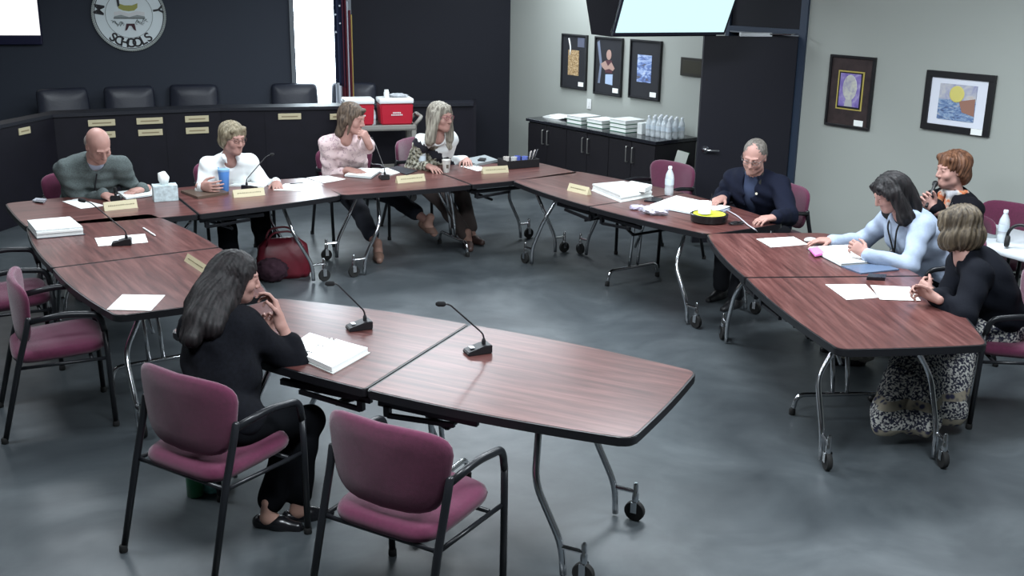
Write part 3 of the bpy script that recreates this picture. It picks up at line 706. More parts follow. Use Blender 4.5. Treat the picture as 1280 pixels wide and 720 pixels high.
NAV=mat('flag navy',(.012,.018,.05),.8); FR=mat('flag red',(.10,.010,.022),.8); FW=mat('flag white',(.50,.55,.62),.8); GD=mat('gold fringe',(.45,.33,.10),.6)
cloth('navy_field',-.10,.02,1.15,2.4,NAV,-.03,2,.02); cloth('white_stripe',-.10,-.03,.55,1.16,FW,-.03,1,.02); cloth('red_stripe',-.02,.05,.55,2.3,FR,-.035,2,.02)
cloth('white_stripe',.04,.07,.7,2.1,FW,-.02,1,.012); cloth('red_stripe',.065,.10,.65,2.0,FR,-.02,1,.015); cloth('gold_fringe',.095,.115,.6,1.95,GD,-.015,1,.006)
bm=bmesh.new()
for k in range(5):
    zz=1.75+k*.1; lathe(bm,[(.001,-.004),(.012,-.003),(.012,.0),(.001,.001)],(-.08+.05*(k%2),-.055,zz),5,'Y')
link('stars',bm,FW,fl)['kind']='stuff'
# ------------------------------------------------------------------ things on the tables
def bearing(p,q): return math.atan2(q.y-p.y,q.x-p.x)
MTEXT=mat('printed dark text',(.22,.19,.12),.6)
def nameplate(u0,v0,u1,v1,hpx,label,back=False):
    a,b=at(u0,v0,TZ),at(u1,v1,TZ); c=(a+b)/2; rz=bearing(a,b); L=(b-a).length
    ppm=F_PX/((c-CC).dot(CF)); H=min(.09,hpx/ppm*1.03); D=.055
    bm=bmesh.new(); pr=[(0,0),(D,0),(D*.5,H)]
    A=[bm.verts.new((-L/2,y,z)) for y,z in pr]; B=[bm.verts.new((L/2,y,z)) for y,z in pr]
    bm.faces.new(A[::-1]); bm.faces.new(B)
    for i in range(3): bm.faces.new((A[i],A[(i+1)%3],B[(i+1)%3],B[i]))
    o=link('name_plate',bm,TAN); o.location=(c.x,c.y,TZ); o.rotation_euler=(0,0,rz); tag(o,label,'name plate','tan tent-shaped name plates')
    m=math.hypot(D*.5,H); bm=bmesh.new(); 
    rr=random.Random(int(u0)); x=-L*.38
    sl=math.atan2(H,D*.5); cy=D*.25; cz=H*.5
    while x<L*.38:
        wv=rr.uniform(.006,.016); box(bm,(x+wv/2,cy-.0012,cz),(wv*.5,.0012,H*.2*rr.uniform(.6,1.1)),Matrix.Identity(3)); x+=wv
    link('lettering',bm,MTEXT,o); return o
nameplate(131,264,172.5,259.5,10,'tan name plate in front of the tissue box')
nameplate(292.5,247.5,331.5,244,9,'tan name plate in front of the blue tumbler')
nameplate(497.5,229.5,532,226,8.5,'tan name plate beside the microphone on the far table')
nameplate(604,217.5,636,215.5,8,'tan name plate in front of the black pen tray')
nameplate(708.5,238,733.5,244,9,'tan name plate alone on the dark wood, left of the white binders')
nameplate(230,326,254,342,9,'tan name plate behind the woman in the black blazer')
def sheet(px,label,cat='paper',group=None,z=TZ,n='paper_sheet',m_=PAPER,t=.0015,curl=.002,seed=1):
    p4=[at(u,v,z+.001) for u,v in px]; c=sum(p4,Vector())/4
    o=link(n,quadsheet([p-c for p in p4],0,t,6,curl,seed),m_); o.location=(c.x,c.y,z+.0005); 
    if label: tag(o,label,cat,group)
    return o
G='loose white sheets on the tables'
sheet([(133.5,387.5),(153,368.2),(206.5,369.2),(188.5,388.8)],'white sheet at the near end of the left table',group=G)
sheet([(945.5,299),(992,296),(1010,305.5),(963.5,309.3)],'white sheet in front of the hand of the woman in pale blue',group=G)
sheet([(1031.5,356),(1082,355.5),(1098,372),(1058,375)],'left one of two white sheets before the woman in black with clasped hands',group=G)
sheet([(1088,357),(1137,359),(1151,376),(1100,374.5)],'right one of two white sheets, touching the clasped hands',group=G,z=TZ+.002)
sheet([(118.5,298),(181,292.5),(185,303),(123,308)],'white sheet under the base of the left table microphone',group=G)
sheet([(78,252),(98,248.5),(131,257),(101,261)],'white sheet under the tip of the long-necked microphone',group=G)
sheet([(342,238),(357,229.5),(381,229),(377,239)],'white sheet in the bright window glare beside the pen',group=G)
sheet([(383,222.5),(411,219.5),(432,224),(404,229)],'white sheet at the corner where two back tables meet',group=G)
sheet([(575,208),(590,206),(612,211),(597,214)],'white sheet under the grey laptop',group=G)
def stack(name,px,n,label,cat,h=.004,cover=None,jit=.006,m_=PAPER,z=TZ,seed=3,group=None):
    """a stack: cover board below and n slightly shifted leaves"""
    rr=random.Random(seed); p4=[at(u,v,z+n*h*.7) for u,v in px]; c=sum(p4,Vector())/4; c.z=0
    t=empty(name,(c.x,c.y,z),0,label,cat,group); zz=0
    if cover:
        q=[Vector((p.x-c.x,p.y-c.y,0))*1.06 for p in p4]; link('cover',quadsheet(q,zz,.004,2,0),cover,t); zz+=.004
    for i in range(n):
        d=Vector((rr.uniform(-jit,jit),rr.uniform(-jit,jit),0)); q=[Vector((p.x-c.x,p.y-c.y,0))+d for p in p4]
        link('page_block',quadsheet(q,zz,h,4,.002 if i==n-1 else 0,i),m_ if i%2==0 else PAPER2,t); zz+=h
    return t
DKC=mat('dark binder cover',(.02,.022,.03),.45)
stack('binder_stack',[(35,279),(88,274),(104,287),(46,292)],4,'white ring binder lying closed at the outer edge of the left table','binder',.013,DKC,.004)
stack('open_binder',[(147,241),(190,235.5),(199,243),(158,248.5)],2,'open white booklet under the arm of the bald man','binder',.006,DKC)
stack('open_booklet',[(176,239),(196,233.5),(214,236),(199,243)],2,'white pages between the open booklet and the tissue box','papers',.004)
stack('paper_pile',[(287,232),(312,223),(346,224.5),(330,234)],2,'white papers spread before the woman in the white shirt','papers',.004)
stack('open_binder',[(431,219),(450,211),(478,212),(464,222)],3,'open binder before the woman in the pink blouse','binder',.006,DKC)
stack('paper_pile',[(467,213),(484,210),(506,214),(489,219)],2,'white papers right of the binder on the far table','papers',.003)
sheet([(486,211),(497,208),(522,214),(508,219)],'dark folder behind the tan name plate on the far table','folder',n='folder',m_=DKC,t=.006)
# front binder (open, with rings)
p4=[at(378,419,TZ+.03),at(395,421,TZ+.03),at(462,440,TZ+.03),at(420,466,TZ+.03)]
fb_=[at(345,440,TZ+.02),at(384,419,TZ+.02),at(461.5,441,TZ+.02),at(417,465,TZ+.02)]
c=(fb_[1]+fb_[2]+fb_[3])/3; c.z=0
ob=empty('ring_binder',(c.x,c.y,TZ),0,'open white ring binder at the elbow of the woman in the black blazer','binder')
Q=[at(352,440,TZ),at(384.5,419,TZ),at(463,441.5,TZ),at(416,468,TZ)]; q=[Vector((p.x-c.x,p.y-c.y,0)) for p in Q]
link('cover',quadsheet(q,0,.004,2,0),mat('white vinyl cover',(.6,.62,.6),.4),ob)
def mix(a,b,t): return a*(1-t)+b*t
for k,(t0,t1) in enumerate(((.02,.44),(.47,.98))):
    qq=[mix(q[0],q[3],.0),0,0,0]
    A,B=mix(q[1],q[2],t0),mix(q[1],q[2],t1); C_,D_=mix(q[0],q[3],t1),mix(q[0],q[3],t0)
    link('page_block',quadsheet([D_*.96,A*.96,B*.96,C_*.96],.004,.022 if k else .012,5,.004,k),PAPER,ob)
for t_ in (.15,.5,.85):
    m0=mix(mix(q[1],q[2],.455),mix(q[0],q[3],.455),t_); bm=bmesh.new(); pts=[m0+Vector((math.cos(a)*.02,0,.018+math.sin(a)*.02)) for a in [math.pi*k/8 for k in range(9)]]; tube(bm,pts,.002,6); link('ring',bm,CHROME,ob)
# tabbed binder before the woman in pale blue
tb=stack('tabbed_binder',[(1011,310),(1062,307.5),(1102,327),(1052,331)],3,'open white binder with pink tabs under the hands of the woman in pale blue','binder',.006,DKC)
q4_=[at(u,v,TZ+.012) for u,v in ((1011,312),(1022,310),(1031,318),(1019,321))]; c0_=Vector(tb.location)
link('pink_tab',quadsheet([Vector((p.x-c0_.x,p.y-c0_.y,0)) for p in q4_],.012,.012,2),mat('pink tab paper',(.75,.20,.55),.6),tb)
sheet([(1052,334),(1100,330),(1124,338),(1076,343)],'flat dark tablet at the elbow of the woman in pale blue','tablet',n='tablet',m_=mat('blue grey tablet glass',(.10,.14,.22),.2),t=.009,curl=0)
def phone(px,label,n='phone',m_=None,t=.011): return sheet(px,label,'phone',n=n,m_=m_ or mat('dark phone glass',(.015,.015,.02),.2),t=t,curl=0)
phone([(1083,350),(1086,345.5),(1108,346.5),(1106,351)],'black phone lying near the seam of the right table',t=.02)
phone([(805,252),(812,247.5),(829,249),(823,253.5)],'black phone beside the white papers near the clear bottle')
ph=phone([(40.5,252),(45,248.8),(58.5,250),(54.5,254)],'phone with a pale case at the left end of the table',m_=mat('pale phone case',(.36,.38,.42),.4))
q=[at(u,v,TZ+.0115) for u,v in ((42.6,251.8),(45.8,249.6),(56.6,250.4),(53.8,253.2))]; link('phone_screen',quadsheet([Vector((p.x-ph.location.x,p.y-ph.location.y,0)) for p in q],.0115,.001,2),mat('phone screen grey',(.12,.13,.16),.15),ph)
# microphones
def mic(bu,bv,hu,hv,label,face=None,hz=None,L=.125):
    b=at(bu,bv,TZ); 
    # the head: on its pixel ray, in the vertical plane set by the facing direction
    t=empty('gooseneck_microphone',(b.x,b.y,TZ),0,label,'microphone','black gooseneck microphones')
    f=R(face); d=Vector((math.cos(f),math.sin(f),0)); n=Vector((-d.y,d.x,0))
    rot=Matrix.Rotation(f,3,'Z')
    bm=bmesh.new(); pr=[(-L/2,0),(L/2,0),(L/2,.018),(-L*.2,.042),(-L/2,.044)]
    A=[bm.verts.new((x,-.038,z)) for x,z in pr]; B=[bm.verts.new((x,.038,z)) for x,z in pr]
    bm.faces.new(A); bm.faces.new(B[::-1])
    for i in range(5): bm.faces.new((A[i],A[(i+1)%5],B[(i+1)%5],B[i]))
    bmesh.ops.bevel(bm,geom=list(bm.edges),offset=.004,segments=2,affect='EDGES')
    bmesh.ops.rotate(bm,cent=(0,0,0),matrix=rot,verts=bm.verts); base=link('base',bm,BLACK,t,auto=40)
    bm=bmesh.new(); box(bm,(L*.25,0,.033),(.022,.03,.004),Matrix.Identity(3),.001); bmesh.ops.rotate(bm,cent=(0,0,0),matrix=rot,verts=bm.verts); link('button',bm,mat('white lamp button',(.8,.82,.85),.3),base)
    s0=d*(-L*.25)+Vector((0,0,.04))
    # head position: intersection of ray with plane through base containing d and z
    hp=at_y(hu,hv,b+s0,n)-Vector((b.x,b.y,TZ))
    mid=s0+Vector((0,0,max(.06,(hp.z-s0.z)*.25)))
    top=hp-d*.05+Vector((0,0,.002))
    dd=(hp-s0); 
    pts=smooth_path([s0,s0+Vector((0,0,.05)),mix(s0+Vector((0,0,.05)),hp,.80)+Vector((0,0,.03)),hp],8,.08)
    link('gooseneck',tubebm(pts,.0042,8),BLACK,t,smooth=True)
    link('collar',lathebm([(.010,0),(.010,.02),(.006,.03)],s0,10),BLACK,t)
    dirv=(pts[-1]-pts[-2]).normalized(); bm=bmesh.new(); tube(bm,[hp-dirv*.025,hp-dirv*.018,hp+dirv*.012,hp+dirv*.022],[.008,.0125,.0125,.007],10)
    link('windscreen',bm,mat('black foam',(.008,.008,.009),.95),t,smooth=True); return t
mic(449,411,412,354.5,'gooseneck microphone right of the open ring binder',face=205)
mic(597,441,550.5,380,'gooseneck microphone on the right half of the front table, the nearest one',face=205)
mic(152.5,306,102,250.5,'long-necked microphone standing on a white sheet on the left table',face=195)
mic(312,237,340,193,'gooseneck microphone in front of the woman in the white shirt',face=60)
mic(480,223.5,464.5,173,'gooseneck microphone in front of the woman in the pink blouse',face=110)
mic(146,250,144,238,'small microphone base at the hand of the bald man',face=100)
# pens
def pen(u0,v0,u1,v1,label,m_,r=.0045,z=TZ):
    a,b=at(u0,v0,z+r),at(u1,v1,z+r); c=(a+b)/2; o=link('pen',tubebm([a-c,a-c+(b-a)*.06,b-c-(b-a)*.06,b-c],[r*.4,r,r,r*.6],8),m_,smooth=True); o.location=c; return tag(o,label,'pen')
pen(178.5,284.5,194,294.5,'white pen lying alone on the left table',WHITEPL,.006)
pen(362,230,379,228.5,'dark pen on the glaring white sheet',BLACK)
pen(842,249.5,852,248,'dark pen on the white papers in front of the man',BLACK,z=TZ+.01)
pen(889,252,890.5,236,'dark pen placeholder',BLACK) if False else None
# tissue box
p=at(207,250,TZ); tbx=empty('tissue_box',(p.x,p.y,TZ),R(24),'pale blue tissue box with a white tissue sticking up','tissue box')
link('carton',boxbm((0,0,.062),(.185,.12,.124),None,.003),mat('pale blue marbled card',(.46,.54,.56),.6,noise=.22,nscale=40),tbx)
def blob(pts,r,k=2,m_=PAPER,name='tissue',parent=None,seed=1,amp=.01):
    bm=bmesh.new(); bmesh.ops.create_icosphere(bm,subdivisions=k,radius=1); rr=random.Random(seed)
    for v in bm.verts:
        n=v.co.copy(); v.co=Vector((n.x*r[0],n.y*r[1],n.z*r[2]))*(1+amp*math.sin(n.x*7+seed)*math.cos(n.y*9+n.z*6)+rr.uniform(-amp,amp))+Vector(pts)
    return link(name,bm,m_,parent,smooth=True)
bm=bmesh.new(); n=16
ring0=[(math.cos(2*math.pi*k/n)*.028,math.sin(2*math.pi*k/n)*.012,.124) for k in range(n)]
ring1=[(math.cos(2*math.pi*k/n)*(.04+.01*math.sin(k*2.3)),math.sin(2*math.pi*k/n)*.028,.175+.01*math.cos(k*1.7)) for k in range(n)]
ring2=[(-.015+math.cos(2*math.pi*k/n)*(.026+.007*math.sin(k*1.9)),math.sin(2*math.pi*k/n)*.012,.215+.015*math.cos(k*2.9)) for k in range(n)]
rs=[[bm.verts.new(v) for v in r_] for r_ in (ring0,ring1,ring2)]
for i in range(2):
    for k in range(n): bm.faces.new((rs[i][k],rs[i][(k+1)%n],rs[i+1][(k+1)%n],rs[i+1][k]))
bm.faces.new(rs[2]); bm.faces.new(rs[0][::-1]); link('tissue',bm,PAPER,tbx,smooth=True)
# portfolio, tumbler and glass
sheet([(226,241),(268,236.5),(286,243),(247,249)],'flat brown portfolio between the tissue box and the blue tumbler','folder',n='portfolio',m_=mat('brown leather',(.09,.06,.045),.4),t=.02,curl=0)
p=at(281,239,TZ); tm=empty('tumbler',(p.x,p.y,TZ),0,'blue insulated tumbler with a wavy rim','tumbler')
link('cup',lathebm([(.030,0),(.034,.004),(.046,.16),(.047,.175),(.043,.175),(.040,.16)],(0,0,0),24),mat('sky blue enamel',(.09,.25,.62),.35),tm,auto=50)
link('rim',lathebm([(.046,.165),(.049,.170),(.049,.185),(.044,.187)],(0,0,0),24),mat('pale blue lid',(.25,.45,.72),.3),tm,auto=50)
link('straw_tip',tubebm([(-.035,0,.18),(-.042,0,.20)],.006,8),mat('pale blue lid',(.25,.45,.72),.3),tm)
p=at(268,239.5,TZ+.02); gl=empty('drinking_glass',(p.x,p.y,TZ+.02),0,'short glass of amber drink gripped on the brown portfolio','glass')
link('glass_wall',lathebm([(.028,0),(.033,.085),(.031,.085),(.027,.004)],(0,0,0),20),GLASS,gl,auto=40); link('drink',lathebm([(.026,.004),(.029,.055)],(0,0,0),20),mat('amber tea',(.20,.10,.04),.2),gl)
# bottles
BLUEC=mat('pale cap',(.72,.76,.8),.4); LAB=mat('bottle label',(.55,.62,.68),.5)
WATER=mat('bottled water',(.88,.93,.96),.08,trans=.55,ior=1.33)
def make_bottle():
    t=empty('water_bottle'); link('body',lathebm([(.028,0),(.032,.006),(.032,.05),(.030,.055),(.032,.06),(.032,.125),(.028,.150),(.016,.178),(.0125,.185),(.0125,.198)],(0,0,0),20),WATER,t,auto=60)
    link('label_wrap',lathebm([(.0328,.075),(.0328,.118)],(0,0,0),20),LAB,t,auto=60); link('cap',lathebm([(.0145,.192),(.0145,.208),(.012,.210)],(0,0,0),14),BLUEC,t,auto=60); return t
bot0=make_bottle(); bused=[0]
def bottle(u,v,z,label,s=1.0,group='clear water bottles'):
    o=bot0 if not bused[0] else copy_tree(bot0); bused[0]=1; p=at(u,v,z); o.location=(p.x,p.y,z); o.scale=(s,s,s); return tag(o,label,'bottle',group)
bottle(836,243.5,TZ,'clear water bottle standing in front of the empty chair',1.15)
bottle(1252,303,TZ,'clear water bottle on the white side table',1.1)
bottle(528,211,TZ,'clear water bottle at the side of the woman with long grey hair',1.05)
# paper cup
p=at(558,215.5,TZ); cu_=empty('paper_cup',(p.x,p.y,TZ),0,'white paper cup with a dark mark on the far table','cup')
link('cup',lathebm([(.026,0),(.028,.002),(.040,.112),(.042,.115),(.040,.118),(.036,.114),(.025,.01)],(0,0,0),24),mat('white cup paper',(.66,.66,.62),.6),cu_,auto=50)
link('printed_mark',boxbm((.012,-.0345,.06),(.022,.003,.035),Matrix.Rotation(R(10),3,'X')),mat('brown print',(.12,.10,.08),.6),cu_)
o=blob((0,0,.02),(.06,.035,.022),2,PAPER,'crumpled_tissue',None,3,.12); p=at(523,210.5,TZ); o.location=(p.x,p.y,TZ); tag(o,'crumpled white tissue beside the paper cup','tissue')
# laptops
def slab(name,px,t,label,cat,m_,lidm=None):
    o=sheet(px,label,cat,n=name,m_=m_,t=t,curl=0); return o
GL=mat('grey laptop shell',(.30,.33,.34),.4)
lp=slab('laptop',[(578,202),(606,196.5),(622,202.5),(595,208)],.024,'closed grey laptop on the far table with a black phone on top','laptop',GL)
ph=sheet([(597,201),(600,198.5),(608,199),(606,201.8)],'black phone lying on the closed grey laptop','phone',z=TZ+.026,n='phone',m_=BLACK,t=.012,curl=0)
slab('laptop',[(1228,297),(1236,288.5),(1253,290),(1250,298)],.024,'closed grey laptop at the back of the white side table','laptop',GL)
# black tray with cups and pens
p=at(648,208,TZ); tr=empty('desk_tray',(p.x,p.y,TZ),R(28),'black tray filled with small cups and pens','tray')
bm=bmesh.new(); box(bm,(0,0,.006),(.34,.20,.012),Matrix.Identity(3),.002)
for cx,cy,sx,sy in ((0,-.097,.34,.008),(0,.097,.34,.008),(-.167,0,.008,.2),(.167,0,.008,.2)): box(bm,(cx,cy,.04),(sx,sy,.07),Matrix.Identity(3))
link('tray',bm,BLACK,tr)
for k,(x,y,cm) in enumerate(((-.12,.02,(.62,.58,.55)),(-.06,-.02,(.6,.6,.6)),(.0,.02,(.10,.14,.5)),(.05,-.03,(.15,.2,.55)))):
    o=lathebm([(.026,0),(.030,.085),(.027,.085),(.023,.004)],(0,0,0),16); o=link('small_cup',o,mat('small cup %d'%k,cm,.5)); q=tr.matrix_basis@Vector((x,y,.012)); o.location=q
    tag(o,['pinkish cup at the left end of the black tray','white cup second from the left in the black tray','dark blue cup near the middle of the black tray','lighter blue cup in the black tray, front right'][k],'cup','small cups in the black tray')
for k in range(5):
    q=tr.matrix_basis@Vector((.10+.012*k,.0+.012*(k%2),.014)); o=link('pen',tubebm([(0,0,0),(.02+.008*k,.01,.12+.005*k)],.005,7),mat('pen barrel %d'%(k%2),((.05,.05,.06),(.55,.50,.48))[k%2],.4),smooth=True); o.location=q; tag(o,'pen standing in the right end of the black tray','pen','pens standing in the black tray')
# white binders by the empty chair
sb=stack('binder_stack',[(741,233),(780,229),(815,240),(776,247)],4,'thick white binder lying in front of the empty chair','binder',.013,mat('white vinyl cover',(.6,.62,.6),.4),.005)
bm=bmesh.new(); tube(bm,[(-.03,0,0),(.03,0,0)],.004,6)
o=sheet([(779,236),(789,231),(815,236),(806,240.5)],'small white stack of cards on top of the white binder','papers',z=TZ+.058,n='card_stack',t=.035,curl=0)
stack('paper_pile',[(812,257),(845,245.5),(912,259),(880,270)],3,'white papers spread in front of the man in the navy jacket','papers',.004,DKC)
sheet([(880,262),(896,258),(913,262),(900,268)],'thin grey tablet under the white papers at the black bowl','tablet',n='tablet',m_=mat('grey tablet',(.25,.27,.33),.3),t=.008,curl=0,z=TZ+.0)
rr=random.Random(5)
o=blob((0,0,.03),(.10,.055,.032),4,mat('crumpled clear film',(.70,.70,.80),.25,bump=.5,bscale=30),'plastic_wrap',None,5,.2); p=at(818,268,TZ); o.location=(p.x,p.y,TZ); o.rotation_euler=(0,0,R(-25)); tag(o,'crumpled clear plastic wrapping near the edge of the table','wrapper')
o=blob((0,0,.018),(.06,.04,.02),3,mat('lilac film',(.50,.46,.62),.3),'plastic_wrap',None,8,.2); p=at(797,262,TZ); o.location=(p.x,p.y,TZ); tag(o,'small lilac crumpled plastic bag left of the larger wrapper','wrapper')
# black bowl with yellow inner rim, white box and pen in it
p=at(886,277,TZ); bw=empty('bowl',(p.x,p.y,TZ),0,'round black bowl with a yellow inner ring near the table corner','bowl')
link('bowl',lathebm([(.10,0),(.135,.01),(.14,.06),(.13,.065),(.115,.045),(.11,.03)],(0,0,0),40),mat('gloss black plastic',(.010,.010,.011),.25),bw,auto=50)
link('yellow_ring',lathebm([(.07,.045),(.105,.060),(.118,.062),(.118,.05)],(0,0,0),40),mat('yellow plastic',(.60,.62,.06),.4),bw,auto=50)
cp=link('cup',lathebm([(.045,0),(.047,.0),(.05,.085),(.047,.088),(.044,.08)],(0,0,0),24),PAPER,None,auto=50); cp.location=(p.x-.035,p.y+.01,TZ+.062); tag(cp,'plain white cup standing in the black bowl','cup')
pn=link('pen',tubebm([(0,0,0),(.004,0,.13)],.004,8),BLACK); pn.location=(p.x+.012,p.y+.03,TZ+.075); tag(pn,'dark pen standing up out of the white cup in the bowl','pen')
# cables
pts=[at(908,262,TZ+.01),at(922,270,TZ+.008),at(936,282,TZ+.008),at(944,287,TZ+.006)]
q=tl('E',L_+.03,-.02); c=pts[0].copy()
o=link('cable',tubebm([x-c for x in smooth_path(pts+[at(948,291.5,TZ-.06)],5,.05)],.005,8),mat('pale grey cable',(.45,.42,.45),.5),smooth=True); o.location=c; tag(o,'pale cable running off the end of the table','cable')
bm=bmesh.new(); pts=[]
for k in range(60):
    a=k*.55; pts.append(Vector((.05*math.cos(a)*(1+.2*math.sin(k)),.035*math.sin(a*1.1),.008+.012*(.5+.5*math.sin(k*1.3)))))
tube(bm,pts,.003,6); o=link('cable',bm,BLACK,smooth=True); p=at(920,281,TZ); o.location=(p.x,p.y,TZ); tag(o,'tangled thin black cable beside the black bowl','cable')
# computer mouse-like item under the woman's hand
o=blob((0,0,.015),(.045,.03,.018),3,mat('white grey plastic',(.55,.56,.58),.4),'computer_mouse',None,2,.0); p=at(1013,302.5,TZ); o.location=(p.x,p.y,TZ); tag(o,'small pale device under the hand of the woman in pale blue','device')
# ------------------------------------------------------------------ white side table
A_,B_,C2_,D2_=at(1163,288,TZ),at(1228,309,TZ),at(1312,329,TZ),at(1245,285,TZ)
dv=(at(1290,323,TZ)-at(1228,309.5,TZ)); dv.z=0; dv.normalize()
a0_=at(1163,289.5,TZ); dv=(at(1285,322,TZ)-a0_); dv.z=0; dv.normalize(); nv=Vector((-dv.y,dv.x,0)); nv=nv if nv.x>0 else -nv
Lw=1.5; wt=empty('side_table',(a0_.x,a0_.y,0),math.atan2(dv.y,dv.x),'white folding side table against the pale wall at right','table')
sgn=1 if (Vector((-dv.y,dv.x,0)).dot(nv)>0) else -1
WT=mat('white table plastic',(.66,.70,.74),.4)
link('tabletop',boxbm((Lw/2,sgn*.33,TZ-.02),(Lw,.66,.04),None,.012),WT,wt,auto=40)
for x in (.25,Lw-.2):
    for y in (.1,.56): link('leg',tubebm([(x,sgn*y,TZ-.03),(x,sgn*y,.0)],.014,10),DKMETAL,wt,smooth=True)
    link('crossbar',tubebm([(x,sgn*.1,.25),(x,sgn*.56,.25)],.010,8),DKMETAL,wt,smooth=True)
# headphones on it
p=at(1272,312,TZ); hp_=empty('headphones',(p.x,p.y,TZ),R(-30),'black headphones lying on the white side table at the right edge','headphones')
pts=[(math.cos(a)*.075,.0,.085+math.sin(a)*.085) for a in [math.pi*k/14 for k in range(15)]]; link('headband',tubebm([Vector(q) for q in pts],.008,8,1.4),BLACK,hp_,smooth=True)
for s_ in (-1,1): link('ear_cup',lathebm([(.001,-.016),(.036,-.015),(.042,-.004),(.040,.010),(.030,.016),(.001,.017)],(s_*.072,0,.05),24,'X'),RUBBER,hp_,auto=50)
# ------------------------------------------------------------------ floor items
def lab_lathe(name,prof,px,label,cat,m_,z=0,extra=None):
    p=at(px[0],px[1],z); o=empty(name,(p.x,p.y,z),0,label,cat); link('body',lathebm(prof,(0,0,0),24),m_,o,auto=50); return o
o=lab_lathe('flask',[(.034,0),(.040,.005),(.041,.19),(.036,.205)],(244.5,619),'dark green metal flask standing on the floor under the chair','bottle',mat('dark green enamel',(.02,.17,.07),.35)); link('cap',lathebm([(.030,.205),(.030,.235),(.026,.24)],(0,0,0),20),mat('steel cap',(.4,.42,.45),.3,.8),o,auto=50)
o=lab_lathe('food_tub',[(.040,0),(.046,.004),(.050,.09),(.047,.10)],(266,613),'teal glass tub on the floor beside the green flask','container',mat('teal glass',(.20,.48,.46),.2,noise=.35,nscale=40)); link('lid',lathebm([(.051,.098),(.051,.115),(.046,.118)],(0,0,0),20),mat('teal lid',(.12,.36,.36),.4),o,auto=50)
# burgundy handbag
p=at(355,345,0); hb=empty('handbag',(p.x,p.y,0),R(20),'large burgundy handbag on the floor under the back table','bag')
BAG=mat('burgundy leather',(.13,.012,.022),.35,noise=.2,nscale=8,bump=.15,bscale=30)
bm=bmesh.new(); g=[]
prof=[(.0,.01),(.95,.0),(1.0,.04),(1.0,.16),(.9,.27),(.62,.33),(0,.34)]
n=28; prev=None
for s_,z in prof:
    if s_==0: cur=[bm.verts.new((0,0,z))]
    else:
        cur=[]
        for k in range(n):
            a=2*math.pi*k/n; ca,sa=math.cos(a),math.sin(a); x=math.copysign(abs(ca)**.5,ca)*.22*s_; y=math.copysign(abs(sa)**.6,sa)*.11*s_*(1-.5*max(0,z-.1)/.24)
            cur.append(bm.verts.new((x+.008*math.sin(k*2.1+z*30),y+.006*math.cos(k*3+z*40),z)))
    if prev:
        if len(prev)==1: [bm.faces.new((prev[0],cur[(k+1)%n],cur[k])) for k in range(n)]
        elif len(cur)==1: [bm.faces.new((prev[k],prev[(k+1)%n],cur[0])) for k in range(n)]
        else: [bm.faces.new((prev[k],prev[(k+1)%n],cur[(k+1)%n],cur[k])) for k in range(n)]
    prev=cur
link('bag_body',bm,BAG,hb,smooth=True)
for y in (-.05,.05): link('strap',tubebm(smooth_path([(-.14,y,.28),(-.10,y*1.6,.40),(.08,y*1.8,.41),(.14,y,.28)],6,.08),.009,8),BAG,hb,smooth=True)
p=at(340,352,0); o=blob((0,0,.10),(.13,.08,.10),4,mat('dark plum cloth',(.035,.012,.022),.9),'cloth_pouch',None,4,.08); o.location=(p.x,p.y,0); tag(o,'dark plum soft pouch leaning against the burgundy handbag','bag')
p=at(1053,470,0); o=blob((0,0,.12),(.15,.09,.125),4,mat('beige canvas',(.26,.25,.22),.9,bump=.3,bscale=40),'tote_bag',None,9,.06); o.location=(p.x+.15,p.y+.25,0); tag(o,'grey beige bag on the floor under the right table','bag')
# waste bin beside the counter with papers
p=at(864,262,0); q=wl(.12,0,.36); wb=empty('waste_bin',(q.x,q.y,0),WDIR,'black bin with a white and green folder between counter and door','bin')
link('bin',lathebm([(.11,0),(.13,.01),(.15,.56),(.16,.58),(.145,.58),(.13,.02)],(0,0,0),28),BLACK,wb,auto=50)
fo=link('folder',boxbm((0,0,0),(.12,.02,.24),Matrix.Rotation(R(14),3,'Y'),.002),mat('white folder card',(.62,.66,.60),.5)); fo.location=(q.x,q.y,.66); fo.rotation_euler=(0,0,R(-15)); tag(fo,'white folder sticking out of the black bin','folder')
fo2=link('folder',boxbm((0,0,0),(.10,.012,.22),Matrix.Rotation(R(14),3,'Y'),.002),mat('green folder card',(.05,.14,.08),.5)); fo2.location=(q.x+.03,q.y+.05,.66); tag(fo2,'dark green folder behind the white one in the bin','folder')
# ------------------------------------------------------------------ on the counter
CT=.8825
GRN=mat('green binder edge',(.02,.13,.07),.5)
def ctr(a,o,z=0): return wl(a,CT+z,o)
def tray_stack(a,o,n,label,group='binder stacks on the counter'):
    p=ctr(a,o); t=empty('binder_stack',p,WDIR,label,'binders',group)
    for k in range(n):
        dx=random.uniform(-.008,.008)
        link('binder',boxbm((dx,0,.004+.042*k+.018),(.25,.28,.034),None,.002),PAPER if k<n else GRN,t); link('green_cover',boxbm((dx,0,.042*k+.002),(.262,.29,.005)),GRN,t)
        if k==n-1: link('green_cover',boxbm((dx,.0,.042*k+.042),(.262,.29,.004)),PAPER2,t)
    return t
